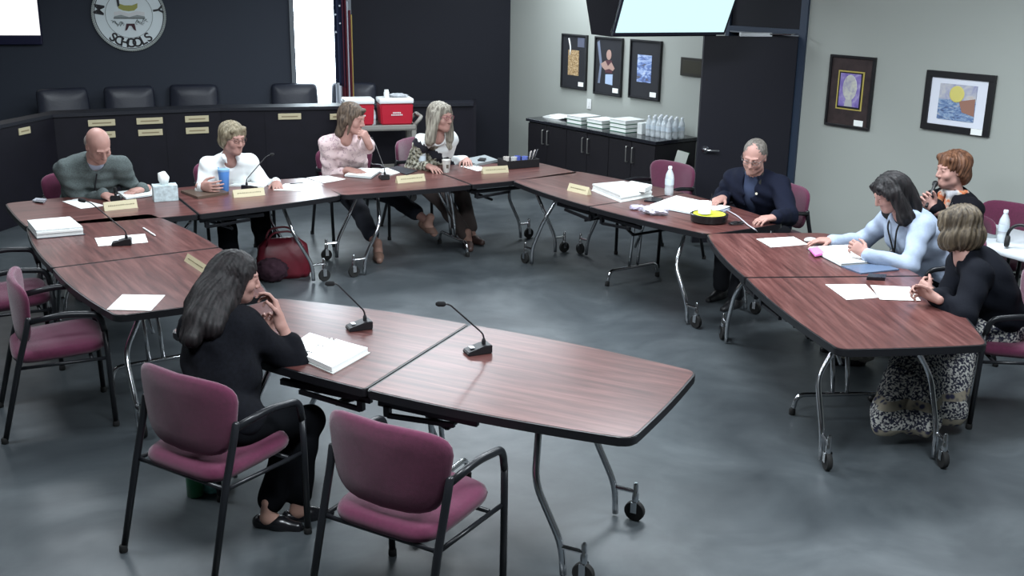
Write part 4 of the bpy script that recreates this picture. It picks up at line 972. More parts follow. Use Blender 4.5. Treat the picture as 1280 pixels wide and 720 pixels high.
# stack positions along the counter
sheetp=wl(-1.93,CT,.30)
for i,(a,o_,n_,lab) in enumerate(((-1.45,.33,2,'low stack of green-edged white binders, leftmost on the counter'),(-1.10,.33,2,'middle stack of green-edged white binders on the counter'),(-.72,.33,3,'tallest stack of green-edged white binders, next to the bottles'))): tray_stack(a,o_,n_,lab)
t=empty('paper_pile',sheetp,WDIR,'loose pile of white papers at the left end of the counter','papers'); 
for k in range(4): link('page_block',boxbm((.02*k-.03,.01*k,.004+.008*k),(.28,.22,.007),R(5*k)),PAPER,t)
wp=wl(-.46,CT,.32); pk=empty('paper_packet',wp,WDIR,'upright white packet left of the bottle group','packet'); link('packet',boxbm((0,0,.06),(.07,.16,.12),None,.004),PAPER2,pk)
k=0
for r_ in range(3):
    for c_ in range(5):
        p=wl(-.34+.075*c_,0,.20+.09*r_); o=copy_tree(bot0); o.location=(p.x,p.y,CT); o.scale=(1,1,1)
        nm=['front','middle','back'][r_]; tag(o,'clear water bottle in the packed group on the counter','bottle','bottles packed on the counter'); k+=1
# ------------------------------------------------------------------ utility cart with coolers
CARTM=mat('taupe cart plastic',(.24,.23,.21),.55)
pc=at(521,157,.86); pl_=at(434,159,.86)
dc=(pc-pl_); dc.z=0; wc=dc.length; rzc=math.atan2(dc.y,dc.x); cen=(pc+pl_)/2
bk=Vector((-math.sin(rzc),math.cos(rzc),0))
cen=cen+bk*.0
cart=empty('utility_cart',(cen.x,cen.y,0),rzc,'taupe two-shelf utility cart in front of the dark desk','cart')
cw=wc; cd=.42
for z in (.84,.34):
    bm=bmesh.new(); box(bm,(0,cd/2,z-.02),(cw,cd,.02),Matrix.Identity(3),.003)
    for cx,cy,sx,sy in ((0,0.01,cw,.02),(0,cd-.01,cw,.02),(-cw/2+.01,cd/2,.02,cd),(cw/2-.01,cd/2,.02,cd)): box(bm,(cx,cy,z),(sx,sy,.06),Matrix.Identity(3),.004)
    link('shelf',bm,CARTM,cart)
for sx in (-1,1):
    for y in (.03,cd-.03): link('post',boxbm((sx*(cw/2-.03),y,.46),(.055,.055,.74),None,.01),CARTM,cart)
    for y in (.05,cd-.05):
        cs_=link('caster',boxbm((sx*(cw/2-.05),y,.10),(.03,.04,.05),None,.003),DKMETAL,cart); link('wheel',lathebm([(.02,-.014),(.05,-.012),(.05,.012),(.02,.014)],(sx*(cw/2-.05),y,.05),18,'Y'),RUBBER,cs_,auto=40)
link('handle',tubebm([(cw/2-.02,.03,.86),(cw/2+.06,.03,.95),(cw/2+.06,cd-.03,.95),(cw/2-.02,cd-.03,.86)],.022,10,1,rad=.05),CARTM,cart,smooth=True)
RED=mat('red cooler plastic',(.42,.012,.03),.4)
def cooler(x,w_,label):
    p=cart.matrix_basis@Vector((x,.20,.862)); c=empty('cooler',p,rzc,label,'cooler','red picnic coolers on the cart')
    bm=bmesh.new(); q=[(-w_/2*.93,-.13),(w_/2*.93,-.13),(w_/2*.93,.13),(-w_/2*.93,.13)]
    a=[bm.verts.new((x_,y_,0)) for x_,y_ in q]; b=[bm.verts.new((x_*1.08,y_*1.06,.235)) for x_,y_ in q]
    bm.faces.new(a[::-1]); bm.faces.new(b)
    for i in range(4): bm.faces.new((a[i],a[(i+1)%4],b[(i+1)%4],b[i]))
    bmesh.ops.bevel(bm,geom=list(bm.edges),offset=.015,segments=2,affect='EDGES')
    link('tub',bm,RED,c,auto=40); link('lid',boxbm((0,0,.262),(w_*1.03,.285,.055),None,.012),mat('white lid plastic',(.75,.77,.78),.4),c,auto=40)
    lt=bmesh.new(); rr=random.Random(2)
    for row,(n_,zz,wd) in enumerate(((5,.135,.016),(8,.112,.014))):
        for k in range(n_): box(lt,((k-(n_-1)/2)*wd*1.15,-.1385,zz),(wd*.75,.004,.014),Matrix.Rotation(R(rr.uniform(-14,14)),3,'Y'))
    link('logo_lettering',lt,mat('white print',(.7,.7,.7),.5),c); return c
cooler(cw/2-.21,.37,'red cooler with a white lid, the whole one at the right end of the cart')
cooler(-cw/2+.15,.32,'red cooler with a white lid, half hidden behind the woman in the pink blouse')
for k,x in enumerate((-.02,.035)):
    p=cart.matrix_basis@Vector((cw/2-.50+x,.12,.862)); o=copy_tree(bot0); o.location=p; o.scale=(.95,)*3; tag(o,('clear water bottle between the coolers, left of the pair','clear water bottle between the coolers, right of the pair')[k],'bottle','bottles between the coolers')
p=cart.matrix_basis@Vector((cw/2-.30,.2,1.152)); o=link('white_jar',lathebm([(.028,0),(.03,.004),(.03,.06),(.024,.065),(.024,.085)],(0,0,0),18),WHITEPL,auto=50); o.location=p; tag(o,'small white jar standing on the lid of the right cooler','jar')
p=cart.matrix_basis@Vector((cw/2-.17,.2,1.152)); o=blob((0,0,.02),(.10,.06,.024),3,mat('clear bag film',(.45,.47,.50),.3),'plastic_bag',None,11,.15); o.location=p; tag(o,'crumpled clear bag on the lid of the right cooler','bag')
p=cart.matrix_basis@Vector((cw/2-.12,.15,.372)); o=link('storage_tub',lathebm([(.05,0),(.06,.005),(.065,.16),(.06,.165)],(0,0,0),18),mat('dull green tub',(.06,.08,.05),.5),auto=50); o.location=p; tag(o,'small dull green tub on the lower shelf of the cart','container')
# ------------------------------------------------------------------ more guest chairs round the ring
CP={}
for key,k,x,lat,df,lab in (('bald','C',-.62,.78,0,'burgundy guest chair the bald man sits on'),('white','C',.62,.80,0,'burgundy guest chair the woman in the white shirt sits on'),
  ('pink','D',-.52,1.0,0,'burgundy guest chair the woman in the pink blouse sits on'),('empty','E',-.62,.82,0,'empty burgundy guest chair between the clear bottle and the counter'),
  ):
    o,p=chair_behind(k,x,lat,lab,df); CP[key]=(p,o)
# ------------------------------------------------------------------ people: one continuous surface per body, grown from a distance field
def V3(*a): return np.array(a,float)
def nrm(v): v=np.asarray(v,float); return v/(np.linalg.norm(v)+1e-12)
class Field:
    def __init__(s,h): s.h=h; s.pr=[]
    def add(s,kind,par,k=.02,op='u'): s.pr.append((kind,par,k,op))
    def cap(s,a,b,ra,rb,k=.02,op='u',sq=None): s.add('cap',(np.array(a,float),np.array(b,float),ra,rb,sq),k,op)      # sq=(axis, factor): thicker along an axis
    def ell(s,c,r,M=None,k=.02,op='u'): s.add('ell',(np.array(c,float),np.array(r,float),np.eye(3) if M is None else np.array(M,float)),k,op)
    def bbox(s,p):
        kind,par,k,op=p
        if kind=='cap':
            a,b,ra,rb,sq=par; r=max(ra,rb)*(sq[1] if sq else 1); return np.minimum(a,b)-r,np.maximum(a,b)+r
        c,r,M=par; e=np.abs(M.T)@r if False else np.full(3,max(r)); return c-e,c+e
    def mesh(s,grow=0.0,noise=None,clip=None):
        h=s.h; bb=[s.bbox(p) for p in s.pr if p[3]=='u']; lo=np.min([b[0] for b in bb],0)-3*h-grow; hi=np.max([b[1] for b in bb],0)+3*h+grow
        n=np.ceil((hi-lo)/h).astype(int)+1; F=np.full(n,.5,np.float32)
        ax=[lo[i]+np.arange(n[i])*h for i in range(3)]
        for p in s.pr:
            kind,par,k,op=p; b0,b1=s.bbox(p); m=max(k,2.5*h)+grow+.004
            i0=np.maximum(0,np.floor((b0-m-lo)/h).astype(int)); i1=np.minimum(n,np.ceil((b1+m-lo)/h).astype(int)+1)
            if (i1<=i0).any(): continue
            sl=tuple(slice(i0[i],i1[i]) for i in range(3))
            X=(ax[0][sl[0]])[:,None,None].astype(np.float32); Y=(ax[1][sl[1]])[None,:,None].astype(np.float32); Z=(ax[2][sl[2]])[None,None,:].astype(np.float32)
            if kind=='cap':
                a,b,ra,rb,sq=par; d=b-a; L2=float(d@d)+1e-12
                px,py,pz=X-a[0],Y-a[1],Z-a[2]; t=np.clip((px*d[0]+py*d[1]+pz*d[2])/L2,0,1)
                qx,qy,qz=px-t*d[0],py-t*d[1],pz-t*d[2]
                if sq:
                    e,f=sq; e=nrm(e); w_=(qx*e[0]+qy*e[1]+qz*e[2])*(1-1/f); qx,qy,qz=qx-w_*e[0],qy-w_*e[1],qz-w_*e[2]
                D=np.sqrt(qx*qx+qy*qy+qz*qz)-(ra+(rb-ra)*t)
            else:
                c,r,Mx=par; px,py,pz=X-c[0],Y-c[1],Z-c[2]
                u=[(px*Mx[0,i]+py*Mx[1,i]+pz*Mx[2,i]) for i in range(3)]   # columns of M are the local axes
                k0=np.sqrt((u[0]/r[0])**2+(u[1]/r[1])**2+(u[2]/r[2])**2); k1=np.sqrt((u[0]/r[0]**2)**2+(u[1]/r[1]**2)**2+(u[2]/r[2]**2)**2)
                D=k0*(k0-1)/(k1+1e-9)
            G=F[sl]
            if op=='u':
                if k>0: hh=np.maximum(k-np.abs(G-D),0)/k; F[sl]=np.minimum(G,D)-hh*hh*k*.25
                else: F[sl]=np.minimum(G,D)
            else:
                D=-D
                if k>0: hh=np.maximum(k-np.abs(G-D),0)/k; F[sl]=np.maximum(G,D)+hh*hh*k*.25
                else: F[sl]=np.maximum(G,D)
        F-=grow
        X=ax[0][:,None,None]; Y=ax[1][None,:,None]; Z=ax[2][None,None,:]
        if noise is not None: F+=noise(X,Y,Z).astype(np.float32)
        if clip is not None: F=np.maximum(F,clip(X,Y,Z).astype(np.float32))
        F[0]=F[-1]=.1; F[:,0]=F[:,-1]=.1; F[:,:,0]=F[:,:,-1]=.1
        return surface(F,lo,h)
def surface(F,lo,h):
    S=F<0; n=F.shape
    cnt=np.zeros((n[0]-1,n[1]-1,n[2]-1),np.int8)
    for dx in (0,1):
        for dy in (0,1):
            for dz in (0,1): cnt+=S[dx:n[0]-1+dx,dy:n[1]-1+dy,dz:n[2]-1+dz]
    act=(cnt>0)&(cnt<8); idx=np.argwhere(act); m=len(idx)
    if m==0: return np.zeros((0,3)),np.zeros((0,4),int)
    ids=np.full(act.shape,-1,np.int64); ids[act]=np.arange(m)
    acc=np.zeros((m,3)); c=np.zeros(m); I,J,K=idx.T
    cor=[(0,0,0),(1,0,0),(0,1,0),(1,1,0),(0,0,1),(1,0,1),(0,1,1),(1,1,1)]
    ed=[(0,1),(2,3),(4,5),(6,7),(0,2),(1,3),(4,6),(5,7),(0,4),(1,5),(2,6),(3,7)]
    val=[F[I+a,J+b,K+d] for a,b,d in cor]
    for a,b in ed:
        va,vb=val[a],val[b]; x=(va<0)!=(vb<0); t=np.where(x,va/(va-vb+1e-20),0)
        ca,cb=np.array(cor[a],float),np.array(cor[b],float)
        acc+=np.where(x[:,None],ca+(cb-ca)*t[:,None],0); c+=x
    P=lo+(idx+acc/c[:,None])*h
    Q=[]
    for axn in range(3):
        o=[i for i in range(3) if i!=axn]
        A=np.take(S,range(0,n[axn]-1),axn); B=np.take(S,range(1,n[axn]),axn); x=A!=B
        e=np.argwhere(x); e=e[(e[:,o[0]]>0)&(e[:,o[1]]>0)&(e[:,o[0]]<n[o[0]]-1)&(e[:,o[1]]<n[o[1]]-1)]
        sg=A[tuple(e.T)]
        d0=np.zeros(3,int); d0[o[0]]=1; d1=np.zeros(3,int); d1[o[1]]=1
        q=np.stack([ids[tuple((e-d0-d1).T)],ids[tuple((e-d1).T)],ids[tuple(e.T)],ids[tuple((e-d0).T)]],1)
        if axn==1: q=q[:,::-1]
        fl=~sg; q[fl]=q[fl][:,::-1]; Q.append(q)
    return P,np.concatenate(Q)
def np_obj(name,P,Q,material,parent=None,loc=(0,0,0)):
    me=bpy.data.meshes.new(name); me.vertices.add(len(P)); me.vertices.foreach_set('co',(P-np.array(loc)).astype(np.float32).ravel())
    me.loops.add(len(Q)*4); me.loops.foreach_set('vertex_index',Q.astype(np.int32).ravel())
    me.polygons.add(len(Q)); me.polygons.foreach_set('loop_start',np.arange(0,len(Q)*4,4,dtype=np.int32)); 
    me.polygons.foreach_set('use_smooth',np.ones(len(Q),bool)); me.update(); me.validate()
    me.materials.append(material); o=bpy.data.objects.new(name,me); COL.objects.link(o)
    if parent is not None: o.parent=parent
    return o
def ik(S,W,l1,l2,hint):
    S,W=np.array(S,float),np.array(W,float); d=W-S; L=np.linalg.norm(d); 
    if L>(l1+l2)*.995: W=S+d/L*(l1+l2)*.995; d=W-S; L=np.linalg.norm(d)
    a=(l1*l1-l2*l2+L*L)/(2*L); hgt=math.sqrt(max(l1*l1-a*a,0)); u=d/L; hn=np.array(hint,float); hn=nrm(hn-u*(hn@u)); return S+u*a+hn*hgt,W
def npv(v): return np.array((v.x,v.y,v.z),float)
def hand(F,W,dirv,pn,curl,side,s,thumb=1.0,spread=.12,k=.006):
    """W wrist, dirv wrist->knuckles, pn palm normal (the way the palm faces), side +1 right hand"""
    d=nrm(dirv); n=nrm(np.array(pn,float)-d*(np.array(pn,float)@d)); lat=np.cross(d,n)*side   # toward the thumb
    K=[]
    for i,(o,l) in enumerate(((.030,.088),(.010,.092),(-.010,.088),(-.029,.080))):
        kn=W+d*l*s+lat*o*s; K.append(kn); F.cap(W+lat*o*.55*s+d*.012*s,kn,.0165*s,.0125*s,.012)
    F.ell(W+d*.052*s,(.036*s,.046*s,.0155*s),np.stack([lat,d,n],1),.012)
    F.cap(W-d*.03*s,W+d*.02*s,.026*s,.024*s,.015)
    for i,kn in enumerate(K):
        L=(.044,.049,.046,.036)[i]*s; q=kn; ang=0
        for j in range(3):
            ang+=curl[i]*(.9,1.15,.7)[j] if isinstance(curl,(list,tuple)) else curl*(.9,1.15,.7)[j]
            dd=nrm(d*math.cos(ang)+n*math.sin(ang)+lat*spread*(1.5-i)*.6); l=L*(1,.62,.5)[j]; q2=q+dd*l
            F.cap(q,q2,(.0092,.0085,.0078)[j]*s,(.0085,.0078,.0065)[j]*s,.0025 if j==0 else .002); q=q2
    q=W+lat*.026*s+d*.022*s; dirs=[nrm(lat*.75+d*.65+n*.35*thumb),nrm(lat*.35+d*.85+n*.5*thumb),nrm(lat*.1+d*.85+n*.6*thumb)]
    for j,l in enumerate((.038,.032,.026)):
        q2=q+dirs[j]*l*s; F.cap(q,q2,(.013,.0105,.0092)[j]*s,(.0105,.0092,.0075)[j]*s,.006); q=q2
def head_axes(yaw,pitch,roll=0):
    f=np.array([math.cos(yaw)*math.cos(pitch),math.sin(yaw)*math.cos(pitch),math.sin(pitch)]); r=nrm(np.cross(f,[0,0,1])); u=np.cross(r,f)
    c,s=math.cos(roll),math.sin(roll); r2=r*c+u*s; u2=-r*s+u*c; return np.stack([r2,f,u2],1)
def person(name_label,pelvis,face,head,hyaw,hpitch,hroll,RH,LH,feet,s=1.0,b=1.0,h=.0068,female=True,skin=None,age=0,lowz=.50,sh_yaw=None,knees=None,el=(None,None),slump=.03,legs_hint=None,armlen=1.0,sh_drop=0):
    """all points world; RH/LH=(wrist, dir, palm normal, curl); feet=(right ankle, left ankle); returns root and a dict of joints"""
    f=R(face); Fd=V3(math.cos(f),math.sin(f),0); sy=R(sh_yaw if sh_yaw is not None else face); Sf=V3(math.cos(sy),math.sin(sy),0); Sr=V3(Sf[1],-Sf[0],0); Rt=V3(Fd[1],-Fd[0],0)
    Pz=V3(pelvis[0],pelvis[1],lowz+.05); H=np.array(head,float)
    M=head_axes(R(hyaw),R(hpitch),R(hroll)); hr,hf,hu=M[:,0],M[:,1],M[:,2]
    nb=H-hu*.155*s-hf*.035*s-V3(0,0,.02)*s            # base of neck
    up=nrm(nb-Pz); chest=Pz+(nb-Pz)*.66-Sf*slump; waist=Pz+(nb-Pz)*.32-Fd*slump*.6
    sw=(.150 if female else .168)*s*(.4+.6*b)
    shc=nb-up*.080*s-V3(0,0,sh_drop); SR=shc+Sr*sw-Sf*.005; SL=shc-Sr*sw-Sf*.005
    l1,l2=.285*s*armlen,.255*s*armlen
    ER,WR=ik(SR,RH[0],l1,l2,el[0] if el[0] is not None else Sr*.7-V3(0,0,1)); EL,WL=ik(SL,LH[0],l1,l2,el[1] if el[1] is not None else -Sr*.7-V3(0,0,1))
    HR,HL=Pz+Rt*.09*s-V3(0,0,.01),Pz-Rt*.09*s-V3(0,0,.01)
    t1,t2=.43*s,.42*s
    hk=V3(0,0,1)*.8+Fd
    KR,AR=ik(HR,feet[0],t1,t2,hk if legs_hint is None else legs_hint[0]); KL,AL=ik(HL,feet[1],t1,t2,hk if legs_hint is None else legs_hint[1])
    J=dict(P=Pz,N=nb,C=chest,Wst=waist,SR=SR,SL=SL,ER=ER,EL=EL,WR=WR,WL=WL,HR=HR,HL=HL,KR=KR,KL=KL,AR=AR,AL=AL,H=H,M=M,Fd=Fd,Rt=Rt,Sf=Sf,Sr=Sr,up=up,s=s,b=b,female=female,Tup=np.stack([Sr,np.cross(up,Sr),up],1),Pup=np.stack([Rt,np.cross(V3(0,0,1),Rt),V3(0,0,1)],1))
    J['feet']=[]
    B=Field(h); torso(B,J,-.008); arms(B,J,-.003); legs(B,J,-.006)
    # neck and head
    B.cap(nb-up*.02*s,H-hu*.06*s-hf*.012*s,.060*s if female else .066*s,.052*s if female else .060*s,.03)
    def hp(x,y,z): return H+(hr*x+hf*y+hu*z)*s
    B.ell(hp(0,-.012,.025),(.076*s,.096*s,.088*s),M,.02); B.ell(hp(0,.022,-.035),(.062*s,.070*s,.080*s),M,.03)
    B.ell(hp(0,.060,-.092),(.030*s,.028*s,.024*s),M,.03); B.cap(hp(-.045,.018,-.075),hp(0,.062,-.094),.022*s,.02*s,.025); B.cap(hp(.045,.018,-.075),hp(0,.062,-.094),.022*s,.02*s,.025)
    for q in (-1,1):
        B.ell(hp(q*.038,.062,-.032),(.024*s,.022*s,.024*s),M,.02)
        B.ell(hp(q*.031,.094,.006),(.016*s,.010*s,.010*s),M,.008,'s')
        B.ell(hp(q*.030,.080,.005),(.0125*s,.0125*s,.0115*s),M,.004)
        B.cap(hp(q*.014,.088,.026),hp(q*.045,.078,.026),.008*s,.006*s,.010)
        B.ell(hp(q*.077,-.005,-.008),(.009*s,.019*s,.031*s),M,.006); B.ell(hp(q*.084,.0,-.004),(.005*s,.009*s,.016*s),M,.004,'s')
        B.ell(hp(q*.011,.099,-.038),(.0085*s,.009*s,.008*s),M,.006)
    B.cap(hp(0,.088,.018),hp(0,.110,-.032),.008*s,.0115*s,.010)
    B.cap(hp(-.018,.086,-.063),hp(.018,.086,-.063),.0065*s,.0065*s,.006); B.cap(hp(-.014,.084,-.073),hp(.014,.084,-.073),.0075*s,.0075*s,.006)
    B.cap(hp(-.020,.094,-.068),hp(.020,.094,-.068),.0028*s,.0028*s,.003,'s')
    for (Wp,E,hd,q) in ((WR,ER,RH,1),(WL,EL,LH,-1)): hand(B,Wp,hd[1],hd[2],hd[3],q,s*1.0,*(hd[4:] if len(hd)>4 else ()))
    root=empty('person',(float(pelvis[0]),float(pelvis[1]),0),0,name_label,'person')
    P,Q=B.mesh(); loc=(root.location.x,root.location.y,0); J['root']=root; J['loc']=loc; J['h']=h; J['hp']=hp
    np_obj('body',P,Q,skin or SKIN,root,loc)
    # eyes and brows
    bm=bmesh.new()
    for q in (-1,1):
        c=hp(q*.031,.0895,.004); lathe(bm,[(.001,-.003),(.0055*s,-.001),(.001,.003)],tuple(c-np.array(loc)),8)
    link('eyes',bm,mat('dark iris',(.02,.015,.012),.2),root,smooth=True)
    return J
def torso(F,J,g,k=.05,low=True):
    s,b=J['s'],J['b']; T=J['Tup']; fem=J['female']
    F.ell(J['C']+J['Sf']*.012,((.150 if fem else .170)*s*b+g,.112*s*b+g,.175*s+g),T,k)
    F.ell(J['C']*.6+J['N']*.4,((.132 if fem else .150)*s*b+g,.085*s*b+g,.080*s+g),T,k)
    F.cap(J['SR'],J['N']-J['up']*.015,.044*s+g,.044*s+g,k); F.cap(J['SL'],J['N']-J['up']*.015,.044*s+g,.044*s+g,k)
    Fo=T[:,1]
    if fem:
        for q in (-1,1): F.ell(J['C']+Fo*.075*s*b+J['Sr']*q*.07*s*b+J['up']*.01,(.062*s*b+g,.058*s*b+g,.062*s*b+g),T,.04)
    F.ell(J['Wst']+J['Fd']*.01,(.140*s*b+g,.115*s*b+g,.14*s+g),T,k); F.ell(J['P']+V3(0,0,.03),(.170*s*b+g,.125*s*b+g,.115*s+g),J['Pup'],k)
def arms(F,J,g,k=.03,lo=0.0,hi=1.0,which='RL',thick=1.0):
    s=J['s']
    for q in which:
        S,E,W=J['S'+q],J['E'+q],J['W'+q]
        F.ell(S,(.050*s*thick+g,)*3,None,k); F.cap(S,E,.052*s*thick+g,.042*s*thick+g,k)
        e=E+(W-E)*hi; F.cap(E,e,.042*s*thick+g,(.042-(.042-.027)*hi)*s*thick+g,.02)
def legs(F,J,g,k=.04,frac=1.0,thick=1.0,flare=0):
    s,b=J['s'],J['b']
    for q in 'RL':
        Hh,K,A=J['H'+q],J['K'+q],J['A'+q]
        F.cap(Hh,K,.088*s*b*thick+g,.060*s*b*thick+g,k); e=K+(A-K)*frac
        calf=K+(A-K)*.3-J['Fd']*.015
        F.cap(K,calf,.058*s*thick+g,.055*s*thick+g,.03); F.cap(calf,e,.055*s*thick+g,(.036 if not flare else flare)*s+g,.03)
def wr(amp,f,seed):
    def fn(X,Y,Z): return amp*(np.sin(f*(X*1.0+.6*Z)+seed)*np.sin(f*(Y*.9-.5*Z)+seed*2)+.5*np.sin(f*1.9*(Z+.4*X-.3*Y)+seed*3))
    return fn
def topg(J,m_,g=.012,name='shirt',sleeve=1.0,vneck=.0,hem=.0,folds=.004,open_=None,which='RL',collar=None,thick=1.05,hi_neck=0):
    F=Field(.0085); torso(F,J,g); arms(F,J,g*.8,hi=sleeve,thick=thick)
    N=J['N']; s=J['s']
    F.cap(N-J['up']*.01,N+J['up']*(.012+hi_neck)*s,.070*s,.066*s,.02)
    # neck opening
    F.cap(N+J['up']*.0,N+J['up']*.2,.060*s,.070*s,.004,'s')
    if vneck: Fo=J['Tup'][:,1]; F.cap(N+Fo*.075*s+J['up']*.02,N+Fo*.17*s*J['b']-J['up']*vneck,.056*s,.022*s,.008,'s')
    zc=J['P'][2]-.05-hem
    P,Q=F.mesh(noise=wr(folds,34,J['s']*5+J['b']),clip=lambda X,Y,Z: zc-Z+0*X*Y)
    return np_obj(name,P,Q,m_,J['root'],J['loc'])
def pants(J,m_,frac=.93,g=.012,thick=1.0,flare=.05,name='trousers'):
    F=Field(.0095); s,b=J['s'],J['b']; F.ell(J['P']+V3(0,0,.02),(.172*s*b+g,.130*s*b+g,.12*s+g),J['Pup'],.05); legs(F,J,g,frac=frac,thick=thick,flare=flare)
    P,Q=F.mesh(noise=wr(.003,30,2)); return np_obj(name,P,Q,m_,J['root'],J['loc'])
def shoes(J,m_,dirs=None,heel=0,low=True,toe=0,name='shoe'):
    for i,q in enumerate('RL'):
        A=J['A'+q]; d=nrm(dirs[i] if dirs else J['Fd']); s=J['s']; F=Field(.007); u=nrm(V3(0,0,1)-d*(V3(0,0,1)@d)); base=A-u*.055*s
        F.cap(base-d*.045*s,base+d*.06*s,.036*s,.036*s,.02); F.cap(base+d*.05*s-u*.006,base+d*.150*s-u*.010,.038*s,.027*s,.03)
        if not low: F.cap(A-u*.02,base,.045*s,.04*s,.03)
        F.cap(A-u*.012*s,A+u*.06,.040*s,.042*s,.012,'s')
        P,Q=F.mesh(clip=lambda X,Y,Z,A=A: (A[2]-.088*s)-Z+0*X*Y if True else None); np_obj(name,P,Q,m_,J['root'],J['loc'])
        if not low or True:
            # bare instep and ankle inside the shoe
            G=Field(.007); G.cap(A+u*.05,A-u*.03,.034*s,.034*s,.02); G.cap(A-u*.03,base+d*.09*s,.032*s,.028*s,.03); P,Q=G.mesh(); np_obj('foot',P,Q,J.get('sock',SKIN),J['root'],J['loc'])
def hair(J,items,m_,cuts=(),groove=.0022,freq=46,h=.0065,name='hair',k=.02,flow=0):
    F=Field(h); hp,M=J['hp'],J['M']; s=J['s']
    for it in items:
        if it[0]=='e': F.ell(hp(*it[1]),np.array(it[2])*s,M if len(it)<4 else M@it[3],k)
        elif it[0]=='c': F.cap(hp(*it[1]),hp(*it[2]),it[3]*s,it[4]*s,k)
        elif it[0]=='w': F.cap(it[1],it[2],it[3],it[4],k)                       # world points
    for it in cuts: 
        if it[0]=='e': F.ell(hp(*it[1]),np.array(it[2])*s,M,.008,'s')
        else: F.cap(hp(*it[1]),hp(*it[2]),it[3]*s,it[4]*s,.008,'s')
    H=J['H']; hr,hf,hu=M[:,0],M[:,1],M[:,2]
    def nz(X,Y,Z):
        a=np.arctan2((X-H[0])*hr[0]+(Y-H[1])*hr[1]+(Z-H[2])*hr[2],(X-H[0])*hf[0]+(Y-H[1])*hf[1]+(Z-H[2])*hf[2]); zz=(X-H[0])*hu[0]+(Y-H[1])*hu[1]+(Z-H[2])*hu[2]
        return groove*np.sin(a*freq+zz*18*flow+2*np.sin(zz*22))+groove*.8*np.sin(a*freq*.37+zz*30)
    P,Q=F.mesh(noise=nz); return np_obj(name,P,Q,m_,J['root'],J['loc'])
def hairmat(name,c1,c2,scale=60):
    if name in MATS: return MATS[name]
    m,nt,b=nodes(name); tc=nt.nodes.new('ShaderNodeTexCoord'); mp=nt.nodes.new('ShaderNodeMapping'); mp.inputs['Scale'].default_value=(scale,scale,scale*.10); nt.links.new(tc.outputs['Object'],mp.inputs['Vector'])
    n=nt.nodes.new('ShaderNodeTexNoise'); n.inputs['Scale'].default_value=1; n.inputs['Detail'].default_value=3; nt.links.new(mp.outputs['Vector'],n.inputs['Vector'])
    nt.links.new(ramp(nt,n.outputs['Fac'],[(.35,c1),(.65,c2)]),b.inputs['Base Color']); b.inputs['Roughness'].default_value=.58; b.inputs['Specular IOR Level'].default_value=.3
    bp=nt.nodes.new('ShaderNodeBump'); bp.inputs['Strength'].default_value=.35; bp.inputs['Distance'].default_value=.004; nt.links.new(n.outputs['Fac'],bp.inputs['Height']); nt.links.new(bp.outputs['Normal'],b.inputs['Normal'])
    MATS[name]=m; return m
def glasses(J,m_,w=.030):
    bm=bmesh.new(); hp=J['hp']; loc=np.array(J['loc'])
    for q in (-1,1):
        pts=[]
        for k in range(17):
            a=2*math.pi*k/16; pts.append(Vector(hp(q*.033+w*.72*math.cos(a),.104-.010*abs(q*.033+w*.72*math.cos(a))/.06,.002+w*.50*math.sin(a))-loc))
        tube(bm,pts,.0022,6); tube(bm,[Vector(hp(q*.058,.098,.008)-loc),Vector(hp(q*.080,.05,.010)-loc),Vector(hp(q*.083,-.01,.008)-loc)],.002,6)
    tube(bm,[Vector(hp(-.010,.106,.006)-loc),Vector(hp(.010,.106,.006)-loc)],.002,6)
    return link('glasses',bm,m_,J['root'],smooth=True)
def hd(u,v,z): return npv(at(u,v,z))
def Wp(p): return npv(p)
Dn=V3(0,0,-1)
BLAZER=mat('black wool',(.004,.0045,.007),.9,spec=.15,noise=.25,nscale=60,bump=.15,bscale=300)
# 1 --- front woman, chin on hand -----------------------------------------------------------
hc=hd(296,345,1.135)
J=person('woman in a black blazer with long straight dark hair, chin on her hand',(-1.27,4.44),60,hc,22,-14,0,
  (hd(349,400,.93),V3(-.25,.35,.9),V3(-.9,-.1,.3),(.55,.7,.8,.9)),(hd(330,425,.80),V3(.2,.2,.95),V3(.3,-.6,.1),.6),
  (hd(372,632,.075)+V3(0,0,0),hd(335,640,.075)),s=.97,b=1.12,h=.0062,skin=SKINP,sh_yaw=72,el=(V3(.7,.1,-1),V3(-.2,.3,-1)),slump=.03,sh_drop=.03)
topg(J,BLAZER,.016,'blazer',sleeve=.50,vneck=.08,hem=.07,folds=.005,thick=1.18)
pants(J,mat('black trousers',(.004,.0045,.006),.95,spec=.1),frac=.86,flare=.052,thick=.84)
shoes(J,mat('black patent',(.010,.010,.012),.25),dirs=[V3(.7,.25,0),V3(.55,-.1,0)])
hd_=hairmat('dark straight hair',(.004,.0035,.004),(.018,.014,.015),70)
hp=J['hp']; Fo_=J['Tup'][:,1]; Sr_=J['Sr']
def bk(t,off,lat): return J['N']*(1-t)+J['C']*t-Fo_*off+Sr_*lat
hp=J['hp']; M=J['M']
